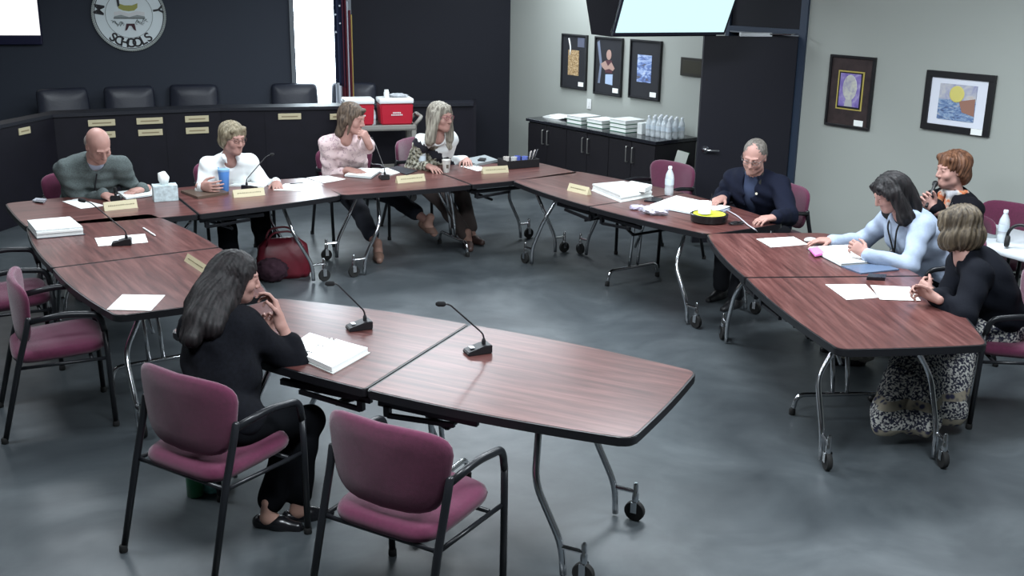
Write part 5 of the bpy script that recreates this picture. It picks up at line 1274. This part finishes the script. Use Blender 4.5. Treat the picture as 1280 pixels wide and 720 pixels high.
hair(J,[('e',(0,-.020,.035),(.090,.108,.092)),('e',(0,-.060,-.02),(.088,.085,.11)),
  ('c',(-.066,.02,.03),(-.080,-.005,-.12),.026,.028),('c',(.066,.02,.03),(.080,-.005,-.12),.026,.028),
  ('w',hp(0,-.062,-.02),bk(-.15,.125,.0),.090,.088),('w',bk(-.15,.125,.0),bk(.5,.165,-.02),.088,.070),('w',bk(.5,.165,-.02),bk(1.0,.18,-.04),.070,.045),
  ('w',hp(-.05,-.04,-.03),bk(.1,.12,-.065),.060,.058),('w',bk(.1,.12,-.065),bk(1.0,.155,-.085),.058,.036),('w',hp(.03,-.07,-.05),bk(.1,.13,.045),.070,.068),('w',bk(.1,.13,.045),bk(.62,.165,.05),.066,.048),('w',hp(.05,-.045,-.04),bk(.0,.11,.055),.058,.056),('w',bk(.0,.11,.055),bk(.75,.16,.035),.056,.036)],hd_,
  cuts=[('e',(0,.098,-.045),(.056,.068,.095))],groove=.0020,freq=60)
# 2 --- bald man ---------------------------------------------------------------------------
SWE=mat('grey green wool',(.085,.105,.105),.95,noise=.3,nscale=120,bump=.3,bscale=400)
hc=hd(123,181,1.17)
cb=CP['bald'][0]; 
th=SEAM['C'][2]
J=person('bald man in a grey green cardigan bent over his open booklet',(cb.x,cb.y),th-88,hc,-44,-38,-8,
  (hd(129,243,.775),V3(.65,-.45,-.1),V3(-.1,.2,-1),.35),(hd(180,236,.78),V3(-.5,-.6,-.05),V3(0,.1,-1),.3),
  (npv(tl('C',-.78,.30,.08)),npv(tl('C',-.45,.32,.08))),s=1.13,b=1.14,h=.008,female=False,skin=SKINP,slump=.08,el=(V3(-.25,.5,-1),V3(.35,.5,-1)),armlen=1.0)
topg(J,SWE,.020,'cardigan',sleeve=.96,vneck=.22,hem=.05,folds=.006,thick=1.12)
F=Field(.009); torso(F,J,.004); F.cap(J['N']-J['up']*.01,J['N']+J['up']*.035,.072*J['s'],.062*J['s'],.01); F.cap(J['N'],J['N']+J['up']*.2,.058,.07,.004,'s'); P,Q=F.mesh(); np_obj('shirt',P,Q,mat('grey blue shirt',(.30,.33,.42),.8),J['root'],J['loc'])
pants(J,mat('dark trousers',(.012,.013,.018),.9)); J['sock']=mat('dark sock',(.012,.012,.015),.9); shoes(J,BLACK,low=False)
hair(J,[('e',(0,-.030,-.005),(.081,.087,.055))],hairmat('short grey fringe hair',(.22,.19,.18),(.36,.32,.30),80),cuts=[('e',(0,.09,-.03),(.09,.10,.13)),('e',(0,.02,.075),(.12,.14,.062))],groove=.001)
bm=bmesh.new(); lathe(bm,[(.030,-.012),(.034,-.012),(.034,.014),(.030,.014)],(0,0,0),16); o=link('cuff',bm,mat('white cuff',(.7,.7,.7),.7),J['root']); w_=J['WR']-np.array(J['loc']); o.location=w_-nrm(J['WR']-J['ER'])*.035; o.rotation_euler=Vector(nrm(J['WR']-J['ER'])).to_track_quat('Z','Y').to_euler(); o.scale=(1.15,)*3
b0=np.array(J['loc']); Fo_=J['Tup'][:,1]
link('zipper',tubebm([Vector(J['N']+Fo_*.10-J['up']*.06-b0),Vector(J['C']+Fo_*.185-b0),Vector(J['Wst']+J['Fd']*.185-b0)],.006,6),mat('dark zipper',(.02,.02,.025),.5),J['root'])
# 3 --- woman in white ----------------------------------------------------------------------
WHITEM=mat('white cotton',(.78,.80,.80),.8,bump=.1,bscale=60)
hc=hd(291,172,1.155); cw_=CP['white'][0]
J=person('woman in a white shirt with short ash blonde hair, hand round a glass',(cw_.x-.05,cw_.y),th-92,hc,-42,-10,0,
  (hd(252,233,.80),V3(.85,-.5,.05),V3(.5,.85,0),.55,1.2),(hd(345,228,.775),V3(.2,-.6,-.1),V3(0,.1,-1),.25),
  (npv(tl('C',.40,.18,.08)),npv(tl('C',.76,.20,.08))),s=1.10,b=1.02,h=.0078,skin=SKINP,slump=.04,el=(V3(-.35,.6,-1),V3(.35,.5,-1)),armlen=1.0)
topg(J,WHITEM,.016,'white_shirt',sleeve=.95,vneck=.10,hem=.03,folds=.005,thick=1.1)
for q in (-1,1):   # open collar points
    c=J['N']+J['up']*.02+J['Sr']*q*.055+J['Sf']*.055; F=Field(.006); F.cap(c+J['up']*.025-J['Sf']*.05,c,.020,.016,.01); F.cap(c,c+J['Sf']*.035-J['up']*.05-J['Sr']*q*.01,.016,.007,.01); P,Q=F.mesh(); np_obj('collar',P,Q,WHITEM,J['root'],J['loc'])
pants(J,mat('black trousers',(.004,.0045,.006),.95,spec=.1),flare=.07,thick=1.05); J['sock']=BLACK; shoes(J,BLACK,low=False)
AB=hairmat('ash blonde hair',(.11,.09,.055),(.29,.245,.17),60)
hair(J,[('e',(0,-.022,.035),(.092,.108,.090)),('e',(0,-.055,-.035),(.082,.070,.075)),('c',(-.070,.025,.045),(-.078,.0,-.045),.024,.016),('c',(.070,.025,.045),(.078,.0,-.045),.024,.016),('c',(-.05,.060,.080),(.055,.062,.070),.020,.017)],AB,
  cuts=[('e',(0,.108,-.035),(.058,.062,.080))],groove=.0028,freq=34,flow=1)
glasses(J,mat('brown glasses frame',(.06,.035,.03),.3))
# 4 --- woman in pink -----------------------------------------------------------------------
PINK=speckle('pink floral blouse',[(.0,(.62,.46,.46)),(.55,(.66,.52,.52)),(.60,(.35,.22,.26)),(.64,(.62,.48,.48)),(1.0,(.70,.58,.58))],26)
hc=hd(440.5,147,1.235); cp_=CP['pink'][0]; td=SEAM['D'][2]
J=person('woman in a pink floral blouse with tied-back brown hair, hand at her mouth',(cp_.x,cp_.y),td-85,hc,-22,-14,0,
  (hd(437,213,.775),V3(.8,-.5,0),V3(0,.1,-1),.3),(hd(461,180,1.07),V3(-.35,-.10,.9),V3(-.7,.4,-.2),(1.2,1.35,1.4,1.45)),
  (npv(tl('D',-.62,.12,.08)),npv(tl('D',-.05,-.02,.24))),s=1.12,b=1.0,h=.0078,skin=SKINP,slump=.03,sh_yaw=td-95,el=(V3(-.35,.4,-1),V3(.3,-.2,-1)))
topg(J,PINK,.016,'blouse',sleeve=.62,vneck=.13,hem=.04,folds=.006,thick=1.12)
pants(J,mat('navy capri trousers',(.010,.012,.020),.9),frac=.62,flare=.055)
shoes(J,mat('tan sandal',(.22,.13,.10),.5),dirs=[V3(.2,-1,0),V3(.75,-.5,-.45)])
BR=hairmat('brown hair',(.040,.028,.021),(.14,.10,.072),60)
hair(J,[('e',(0,-.022,.035),(.088,.105,.088)),('e',(0,-.075,-.01),(.068,.055,.07)),('c',(-.072,.03,.03),(-.074,.02,-.06),.020,.010),('c',(.072,.03,.03),(.078,.03,-.12),.018,.008),('c',(-.055,.06,.072),(.0,.070,.072),.018,.014),('c',(-.07,-.03,-.02),(-.055,-.06,-.14),.040,.035),('c',(.07,-.03,-.02),(.055,-.06,-.14),.040,.035),('c',(0,-.09,-.03),(-.02,-.10,-.20),.035,.018)],BR,cuts=[('e',(0,.108,-.038),(.058,.062,.082))],groove=.0022,freq=46)
# 5 --- woman with long grey hair -------------------------------------------------------------
def greytop():
    m,nt,b=nodes('black white olive sweater'); tc=nt.nodes.new('ShaderNodeTexCoord')
    n=nt.nodes.new('ShaderNodeTexNoise'); n.inputs['Scale'].default_value=38; n.inputs['Detail'].default_value=2; nt.links.new(tc.outputs['Object'],n.inputs['Vector'])
    ol=ramp(nt,n.outputs['Fac'],[(.40,(.05,.05,.04)),(.5,(.30,.28,.20)),(.62,(.50,.50,.44))])
    sx=nt.nodes.new('ShaderNodeSeparateXYZ'); nt.links.new(tc.outputs['Object'],sx.inputs[0])
    n2=nt.nodes.new('ShaderNodeTexNoise'); n2.inputs['Scale'].default_value=28; mp=nt.nodes.new('ShaderNodeMapping'); mp.inputs['Scale'].default_value=(1,1,.15); nt.links.new(tc.outputs['Object'],mp.inputs['Vector']); nt.links.new(mp.outputs['Vector'],n2.inputs['Vector'])
    def mth(op,a,b_=None):
        q=nt.nodes.new('ShaderNodeMath'); q.operation=op
        for i,v in enumerate((a,b_)):
            if v is None: continue
            if isinstance(v,(int,float)): q.inputs[i].default_value=v
            else: nt.links.new(v,q.inputs[i])
        return q.outputs[0]
    # height along a slanted line: z + .35 x, jagged by stretched noise
    val=mth('ADD',mth('ADD',sx.outputs['Z'],mth('MULTIPLY',sx.outputs['X'],-.35)),mth('MULTIPLY',mth('SUBTRACT',n2.outputs['Fac'],.5),.10))
    val2=mth('ADD',val,mth('MULTIPLY',sx.outputs['X'],.95))
    dv=mth('ADD',sx.outputs['Z'],mth('MULTIPLY',sx.outputs['X'],.9))
    w=mth('GREATER_THAN',mth('ADD',dv,mth('MULTIPLY',mth('SUBTRACT',n2.outputs['Fac'],.5),.16)),1.02)       # white yoke
    k=mth('GREATER_THAN',mth('ADD',dv,mth('MULTIPLY',mth('SUBTRACT',n2.outputs['Fac'],.5),.10)),.93)        # black band below it
    m1=nt.nodes.new('ShaderNodeMix'); m1.data_type='RGBA'; nt.links.new(k,m1.inputs['Factor']); nt.links.new(ol,m1.inputs['A']); m1.inputs['B'].default_value=(.012,.012,.02,1)
    m2=nt.nodes.new('ShaderNodeMix'); m2.data_type='RGBA'; nt.links.new(w,m2.inputs['Factor']); nt.links.new(m1.outputs['Result'],m2.inputs['A']); m2.inputs['B'].default_value=(.72,.74,.74,1)
    nt.links.new(m2.outputs['Result'],b.inputs['Base Color']); b.inputs['Roughness'].default_value=.9; return m
gx=tl('D',.28,.98); hc=hd(551,145.5,1.225)
J=person('woman with long grey hair in a black, white and olive patterned top',(gx.x,gx.y),td-75,hc,-38,-3,0,
  (hd(535,208,.78),V3(.5,-.7,0),V3(0,.1,-1),.3),(hd(583,200,.78),V3(.1,-.8,0),V3(0,.1,-1),.3),
  (npv(tl('D',.30,.12,.08)),npv(tl('D',.42,.30,.10))),s=1.10,b=1.02,h=.0078,skin=SKINP,slump=.02,el=(V3(-.4,.4,-1),V3(.4,.4,-1)))
topg(J,greytop(),.014,'patterned_top',sleeve=.92,vneck=.04,hem=.04,folds=.005,thick=1.15)
pants(J,mat('brown grey trousers',(.085,.065,.060),.9),flare=.05,frac=.9); shoes(J,mat('brown shoe',(.07,.04,.035),.5),dirs=[V3(.2,-1,0),V3(.6,-.7,0)])
GH=hairmat('long grey hair',(.12,.105,.085),(.34,.315,.26),60)
hair(J,[('e',(0,-.022,.035),(.090,.108,.090)),('c',(-.074,.0,.02),(-.115,-.02,-.20),.048,.055),('c',(.074,.0,.02),(.112,-.01,-.19),.042,.048),('c',(0,-.07,-.02),(0,-.08,-.24),.070,.055),('c',(-.09,-.02,-.18),(-.125,.0,-.27),.045,.025),('c',(-.04,.055,.08),(-.075,.04,-.02),.018,.014),('c',(.04,.055,.08),(.078,.04,-.04),.018,.014)],GH,cuts=[('e',(0,.11,-.04),(.052,.066,.088))],groove=.0035,freq=30,flow=1,h=.0075)
glasses(J,mat('rose glasses frame',(.25,.08,.10),.3),.033)
chair(tl('D',.36,1.24).x,tl('D',.36,1.24).y,td-52,'burgundy guest chair turned aside behind the woman with long grey hair')
# 6 --- man in navy ---------------------------------------------------------------------------
NAVYJ=mat('dark navy jacket',(.005,.007,.018),.85,spec=.2,bump=.2,bscale=40); te=SEAM['E'][2]
mx=tl('E',.60,.86); hc=hd(943,195,1.165)
J=person('grey-haired man in glasses and a dark navy jacket at the corner of the tables',(mx.x,mx.y),te-78,hc,243,-22,4,
  (hd(905,247,.80),V3(-.5,-.4,-.1),V3(0,.1,-1),.3),(hd(969,272,.785),V3(-.75,-.3,0),V3(0,.1,-1),.45),
  (npv(tl('E',.62,.38,.08)),npv(tl('E',.86,.30,.08))),s=1.09,b=1.14,h=.0078,female=False,skin=SKINP,slump=.0,el=(V3(-.2,.9,-.8),V3(.9,.5,-.7)),armlen=1.02,sh_yaw=232)
topg(J,NAVYJ,.024,'jacket',sleeve=.93,vneck=.30,hem=.04,folds=.006,thick=1.15)
F=Field(.009); torso(F,J,.008); F.cap(J['N']-J['up']*.01,J['N']+J['up']*.02,.074*J['s'],.066*J['s'],.01); F.cap(J['N'],J['N']+J['up']*.2,.060,.07,.004,'s'); P,Q=F.mesh(); np_obj('sweater',P,Q,mat('slate navy knit',(.030,.042,.085),.95),J['root'],J['loc'])
b0=np.array(J['loc'])
for q in (-1,1):
    pts=[Vector(J['N']+J['Sr']*q*.07+J['up']*.035-b0),Vector(J['N']+J['Sr']*q*.075+J['Sf']*.085-J['up']*.04-b0),Vector(J['C']+J['Sr']*q*.085+J['Sf']*.155-b0),Vector(J['Wst']+J['Sr']*q*.10+J['Fd']*.165-b0)]
    link('jacket_lapel',tubebm(smooth_path(pts,5,.05),.016,8,.6),mat('olive black collar',(.020,.020,.018),.8),J['root'],smooth=True)
link('pin_badge',lathebm([(.001,-.003),(.010,-.002),(.010,.002),(.001,.003)],tuple(J['C']+J['Sr']*-.075+J['Sf']*.175+J['up']*.03-b0),10,'Y'),mat('pale badge',(.7,.65,.5),.4),J['root'])
pants(J,mat('dark trousers',(.012,.013,.018),.9)); J['sock']=mat('dark sock',(.012,.012,.015),.9); shoes(J,BLACK,low=False)
SG=hairmat('short grey hair',(.07,.062,.055),(.19,.17,.15),90)
hair(J,[('e',(0,-.022,.036),(.080,.097,.080)),('e',(0,-.058,-.01),(.078,.060,.055))],SG,cuts=[('e',(0,.095,-.045),(.088,.085,.105)),('e',(0,.115,.035),(.072,.060,.055))],groove=.0015,freq=60)
glasses(J,mat('thin steel frame',(.15,.14,.14),.3,.6))
wd=nrm(J['WL']-J['EL']); bm=bmesh.new(); lathe(bm,[(.030,-.010),(.034,-.010),(.034,.010),(.030,.010)],(0,0,0),18); o=link('wristwatch',bm,mat('steel watch band',(.4,.4,.38),.3,.8),J['root']); o.location=J['WL']-b0-wd*.02; o.rotation_euler=Vector(wd).to_track_quat('Z','Y').to_euler(); o.scale=(1.12,)*3
fc=link('watch_face',lathebm([(.001,-.003),(.021,-.003),(.021,.004),(.001,.005)],(0,0,0),20),mat('pale watch face',(.75,.78,.80),.2),o); tc_=V3(-.35,-.75,.55); tc_=nrm(tc_-wd*(tc_@wd)); fc.location=Vector(tc_*.034) ; mw=Vector(tc_).to_track_quat('Z','Y'); fc.matrix_parent_inverse=o.matrix_basis.inverted(); fc.location=Vector(J['WL']-b0-wd*.02+tc_*.038); fc.rotation_euler=mw.to_euler()
chair(tl('E',.60,.92).x,tl('E',.60,.92).y,te-97,'burgundy guest chair the man in the navy jacket sits on')
# 7 --- woman in pale blue ----------------------------------------------------------------------
PB=mat('pale blue knit',(.31,.37,.48),.9,noise=.06,nscale=30,bump=.12,bscale=60); tf=SEAM['F'][2]
bx=tl('F',-.72,.95); hc=hd(1112,240,1.165)
J=person('woman in a pale blue cardigan with wavy black hair reading papers',(bx.x,bx.y),tf-92,hc,188,-30,0,
  (hd(1040,301,.775),V3(-.95,.15,0),V3(0,.1,-1),.35),(hd(1083,318,.80),V3(-.55,.25,.35),V3(.2,.7,-.4),.9),
  (npv(tl('F',-.75,.45,.08)),npv(tl('F',-.50,.42,.08))),s=1.0,b=1.20,h=.0075,skin=SKINP,slump=.05,el=(V3(.2,1,-1),V3(.4,-.8,-1)),armlen=1.06,sh_yaw=195)
topg(J,PB,.020,'cardigan',sleeve=.95,vneck=.20,hem=.05,folds=.005,thick=1.1)
F=Field(.009); torso(F,J,.004); F.cap(J['N'],J['N']+J['up']*.2,.060,.07,.004,'s'); P,Q=F.mesh(); np_obj('black_top',P,Q,mat('black jersey',(.012,.012,.016),.9),J['root'],J['loc'])
pants(J,mat('black trousers',(.004,.0045,.006),.95,spec=.1)); J['sock']=BLACK; shoes(J,BLACK,low=False)
BH=hairmat('wavy black hair',(.004,.004,.005),(.016,.013,.014),50)
hair(J,[('e',(0,-.020,.035),(.092,.110,.094)),('c',(-.074,.0,.01),(-.100,.0,-.16),.046,.050),('c',(.074,.0,.01),(.098,.0,-.15),.046,.050),('c',(0,-.07,0),(0,-.09,-.17),.085,.070),('e',(-.10,.01,-.17),(.05,.055,.06)),('e',(.10,.01,-.17),(.05,.055,.06)),('c',(-.05,.07,.075),(-.082,.045,.01),.020,.020),('c',(.05,.07,.075),(.082,.045,.01),.020,.020)],BH,cuts=[('e',(0,.115,-.045),(.052,.068,.095))],groove=.0045,freq=22,flow=2,h=.0075)
b0=np.array(J['loc']); wd=nrm(J['WL']-J['EL']); bm=bmesh.new(); lathe(bm,[(.027,-.014),(.033,-.014),(.033,.014),(.027,.014)],(0,0,0),16); o=link('wristwatch',bm,RUBBER,J['root']); o.location=J['WL']-b0-wd*.02; o.rotation_euler=Vector(wd).to_track_quat('Z','Y').to_euler(); o.scale=(1.12,)*3
chair(tl('F',-.72,1.05).x,tl('F',-.72,1.05).y,tf-92,'burgundy guest chair the woman in the pale blue cardigan sits on')
Fo_=J['Tup'][:,1]
for q in (-1,1): link('lanyard',tubebm(smooth_path([Vector(J['N']+J['Sr']*q*.06+J['up']*.03-b0),Vector(J['N']+J['Sr']*q*.055+Fo_*.11-J['up']*.05-b0),Vector(J['C']+Fo_*.205-J['up']*.02-b0)],4,.04),.006,6),RUBBER,J['root'])
# 8 --- woman in black with patterned skirt --------------------------------------------------------
BK=mat('black knit',(.005,.006,.010),.9,spec=.15,bump=.12,bscale=80)
kx=tl('F',.30,.92); hc=hd(1198,284,1.135)
J=person('woman in a black cardigan and long patterned skirt with bobbed brown hair, hands clasped',(kx.x,kx.y),tf-105,hc,120,-14,-4,
  (hd(1168,372,.80),V3(-.6,.75,.25),V3(-.75,-.3,-.3),1.0),(hd(1164,366,.79),V3(-.35,.9,.2),V3(.75,.3,0),1.0),
  (npv(tl('F',.20,.42,.09)),npv(tl('F',.45,.40,.09))),s=1.0,b=1.10,h=.0072,skin=SKINP,slump=.07,sh_yaw=172,el=(V3(.3,.3,-1),V3(.1,-1,-.5)),armlen=1.04)
topg(J,BK,.020,'cardigan',sleeve=.80,vneck=.05,hem=.06,folds=.005,thick=1.22)
def skirtmat():
    m,nt,b=nodes('black and white patterned skirt cloth'); tc=nt.nodes.new('ShaderNodeTexCoord')
    n=nt.nodes.new('ShaderNodeTexNoise'); n.inputs['Scale'].default_value=75; n.inputs['Detail'].default_value=1; nt.links.new(tc.outputs['Object'],n.inputs['Vector'])
    a=ramp(nt,n.outputs['Fac'],[(.42,(.020,.022,.045)),(.50,(.10,.10,.12)),(.56,(.55,.54,.50))])
    sx=nt.nodes.new('ShaderNodeSeparateXYZ'); nt.links.new(tc.outputs['Object'],sx.inputs[0])
    band=nt.nodes.new('ShaderNodeValToRGB'); nt.links.new(sx.outputs['Z'],band.inputs['Fac']); e=band.color_ramp.elements; band.color_ramp.interpolation='CONSTANT'
    e[0].position=0; e[0].color=(1,1,1,1); e[1].position=.12; e[1].color=(0,0,0,1)
    x=e.new(.07); x.color=(.5,.5,.5,1)
    x=e.new(.22); x.color=(.75,.75,.75,1); x=e.new(.26); x.color=(0,0,0,1)
    ck=nt.nodes.new('ShaderNodeTexVoronoi'); ck.inputs['Scale'].default_value=22; nt.links.new(tc.outputs['Object'],ck.inputs['Vector'])
    mot=ramp(nt,ck.outputs['Distance'],[(.25,(.030,.032,.075)),(.45,(.33,.29,.22)),(1.0,(.36,.32,.25))])
    m1=nt.nodes.new('ShaderNodeMix'); m1.data_type='RGBA'; 
    gt=nt.nodes.new('ShaderNodeMath'); gt.operation='GREATER_THAN'; gt.inputs[1].default_value=.2; nt.links.new(band.outputs['Color'],gt.inputs[0])
    nt.links.new(gt.outputs[0],m1.inputs['Factor']); nt.links.new(a,m1.inputs['A']); nt.links.new(mot,m1.inputs['B'])
    nt.links.new(m1.outputs['Result'],b.inputs['Base Color']); b.inputs['Roughness'].default_value=.9; return m
F=Field(.009); P_=J['P']
F.ell(P_+V3(0,0,.01),(.20,.16,.14),J['Pup'],.05)
for q in 'RL': F.cap(J['H'+q],J['K'+q],.12,.095,.05)
hem=[npv(at(u,v,.10)) for u,v in ((1108,535),(1150,535),(1180,520),(1130,505))]
for i,hm in enumerate(hem):
    Kx=J['KL'] if i in (1,2) else J['KR']; F.cap(Kx,hm+V3(0,0,.05),.09,.10,.06)
F.cap(J['P']*.5+J['KL']*.5,hem[2]+V3(.02,0,.05),.11,.09,.06)
cen=(hem[0]+hem[1]+hem[2]+hem[3])/4
def flute(X,Y,Z): a=np.arctan2(Y-cen[1],X-cen[0]); return .010*np.sin(a*13)*np.clip((.55-Z)/.4,0,1)
P,Q=F.mesh(noise=flute,clip=lambda X,Y,Z: .075-Z+0*X*Y); np_obj('skirt',P,Q,skirtmat(),J['root'],J['loc'])
shoes(J,BLACK,low=False)
BB=hairmat('bobbed brown hair',(.035,.026,.018),(.13,.10,.066),55)
hair(J,[('e',(0,-.022,.035),(.106,.118,.098)),('e',(0,-.045,-.05),(.118,.105,.090)),('e',(-.075,.0,-.07),(.055,.070,.065)),('e',(.075,.0,-.07),(.055,.070,.065)),('c',(-.05,.07,.075),(-.082,.045,.0),.022,.020),('c',(.05,.07,.075),(.082,.045,.0),.022,.020)],BB,cuts=[('e',(0,.112,-.042),(.054,.064,.085))],groove=.0045,freq=26,flow=1.5,h=.007)
b0=np.array(J['loc']); wd=nrm(J['WL']-J['EL']); bm=bmesh.new(); lathe(bm,[(.027,-.006),(.031,-.006),(.031,.006),(.027,.006)],(0,0,0),16); o=link('bracelet',bm,mat('brown bracelet',(.10,.05,.03),.4),J['root']); o.location=J['WL']-b0-wd*.01; o.rotation_euler=Vector(wd).to_track_quat('Z','Y').to_euler(); o.scale=(1.12,)*3
chair(tl('F',.34,.98).x,tl('F',.34,.98).y,tf-100,'burgundy guest chair the woman in the patterned skirt sits on')
# 9 --- woman at the side table with a microphone -----------------------------------------------------
BJ=mat('black jacket cloth',(.005,.005,.008),.9,spec=.15,bump=.1,bscale=80)
hc=hd(1190,212,1.20); ca=V3(hc[0]+.06,hc[1]+.06,0)
J=person('woman with short auburn hair in a black jacket and orange scarf speaking into a microphone',(ca[0],ca[1]),205,hc,192,-4,0,
  (hd(1167,263,.99),V3(-.55,.25,.55),V3(-.3,-.3,.3),1.0),(hd(1160,300,.80),V3(-.8,0,0),V3(0,.1,-1),.4),
  (V3(ca[0]-.35,ca[1]-.2,.09),V3(ca[0]-.25,ca[1]-.35,.09)),s=1.05,b=1.18,h=.0075,skin=SKINP,slump=.05,sh_yaw=200,el=(V3(.1,.5,-1),V3(.3,-.6,-1)))
topg(J,BJ,.020,'jacket',sleeve=.93,vneck=.10,hem=.05,folds=.005,thick=1.2)
pants(J,mat('black trousers',(.004,.0045,.006),.95,spec=.1)); J['sock']=BLACK; shoes(J,BLACK,low=False)
AU=hairmat('auburn hair',(.050,.020,.011),(.165,.075,.040),45)
hair(J,[('e',(0,-.026,.045),(.098,.112,.090)),('e',(0,-.07,-.03),(.080,.060,.085)),('c',(-.06,.048,.080),(.06,.050,.080),.026,.026),('c',(-.078,.0,.03),(-.076,-.02,-.03),.022,.018),('c',(.078,.0,.03),(.076,-.02,-.03),.022,.018)],AU,cuts=[('e',(0,.112,-.045),(.062,.066,.085))],groove=.0045,freq=24,flow=2,h=.007)
b0=np.array(J['loc']); SCF=speckle('orange grey scarf',[(.35,(.30,.30,.32)),(.48,(.50,.42,.36)),(.56,(.50,.12,.04)),(.7,(.42,.20,.10))],12)
F=Field(.007); N=J['N']
for k in range(12):
    a0,a1=2*math.pi*k/12,2*math.pi*(k+1)/12; r0=.075; f0=lambda a: N+J['up']*.02+J['Sr']*math.cos(a)*r0+J['Sf']*math.sin(a)*r0; F.cap(f0(a0),f0(a1),.020,.020,.01)
for q in (-1,1): F.cap(N+J['Sr']*q*.04+J['Sf']*.085,J['Wst']+J['Sr']*q*.05+J['Fd']*.17,.024,.034,.02)
P,Q=F.mesh(noise=wr(.003,60,1)); np_obj('scarf',P,Q,SCF,J['root'],J['loc'])
link('brooch',lathebm([(.001,-.004),(.016,-.002),(.016,.002),(.001,.004)],tuple(J['C']+J['Sr']*-.085+J['Sf']*.125+J['up']*.11-b0),8,'Y'),mat('silver brooch',(.6,.62,.62),.3,.5),J['root'])
mo=J['hp'](0,.115,-.075); w0=J['WR']+nrm(V3(-.55,.25,.55))*.06
dm=nrm(mo-w0); o=link('handheld_microphone',tubebm([Vector(w0-dm*.06),Vector(mo-dm*.05),Vector(mo-dm*.045),Vector(mo-dm*.02),Vector(mo)],[.010,.012,.019,.021,.012],12),BLACK,smooth=True); tag(o,'black handheld microphone in the hand of the woman with auburn hair','microphone')
cx_=hd(1250,290,.62)
chair(ca[0]-.0,ca[1]+.0,205,'burgundy guest chair the woman speaking into the microphone sits on')
ex=npv(at(1250,262,.84)); chair(ex[0]+.05,ex[1]-.0,215,'burgundy guest chair between the auburn-haired woman and the headphones')
# ------------------------------------------------------------------ light
w=bpy.data.worlds.new('world'); scene.world=w; w.use_nodes=True
bg=w.node_tree.nodes['Background']; bg.inputs['Color'].default_value=(.72,.82,1,1); bg.inputs['Strength'].default_value=.25
def area(name,loc,sx,sy,power,col,rz=0):
    l=bpy.data.lights.new(name,'AREA'); l.shape='RECTANGLE'; l.size=sx; l.size_y=sy; l.energy=power; l.color=col
    o=bpy.data.objects.new(name,l); COL.objects.link(o); o.location=loc; o.rotation_euler=(0,0,rz); return o
for i,(x,y,p) in enumerate(((-3.4,5.2,28),(-.6,3.2,50),(2.0,3.6,55),(-1.6,7.4,45),(.7,7.2,60),(2.7,6.4,50),(-.8,10.4,40),(.2,12.0,32),(-3.6,9.2,35))):
    area('ceiling_lamp',(x,y,CEIL-.03),1.2,.6,p*2.0,(.86,.94,1.0),R(31))
vs=scene.view_settings; scene.display_settings.display_device='sRGB'
vs.view_transform='Standard'; vs.look='None'; vs.gamma=1; vs.use_curve_mapping=False; vs.exposure=0.0
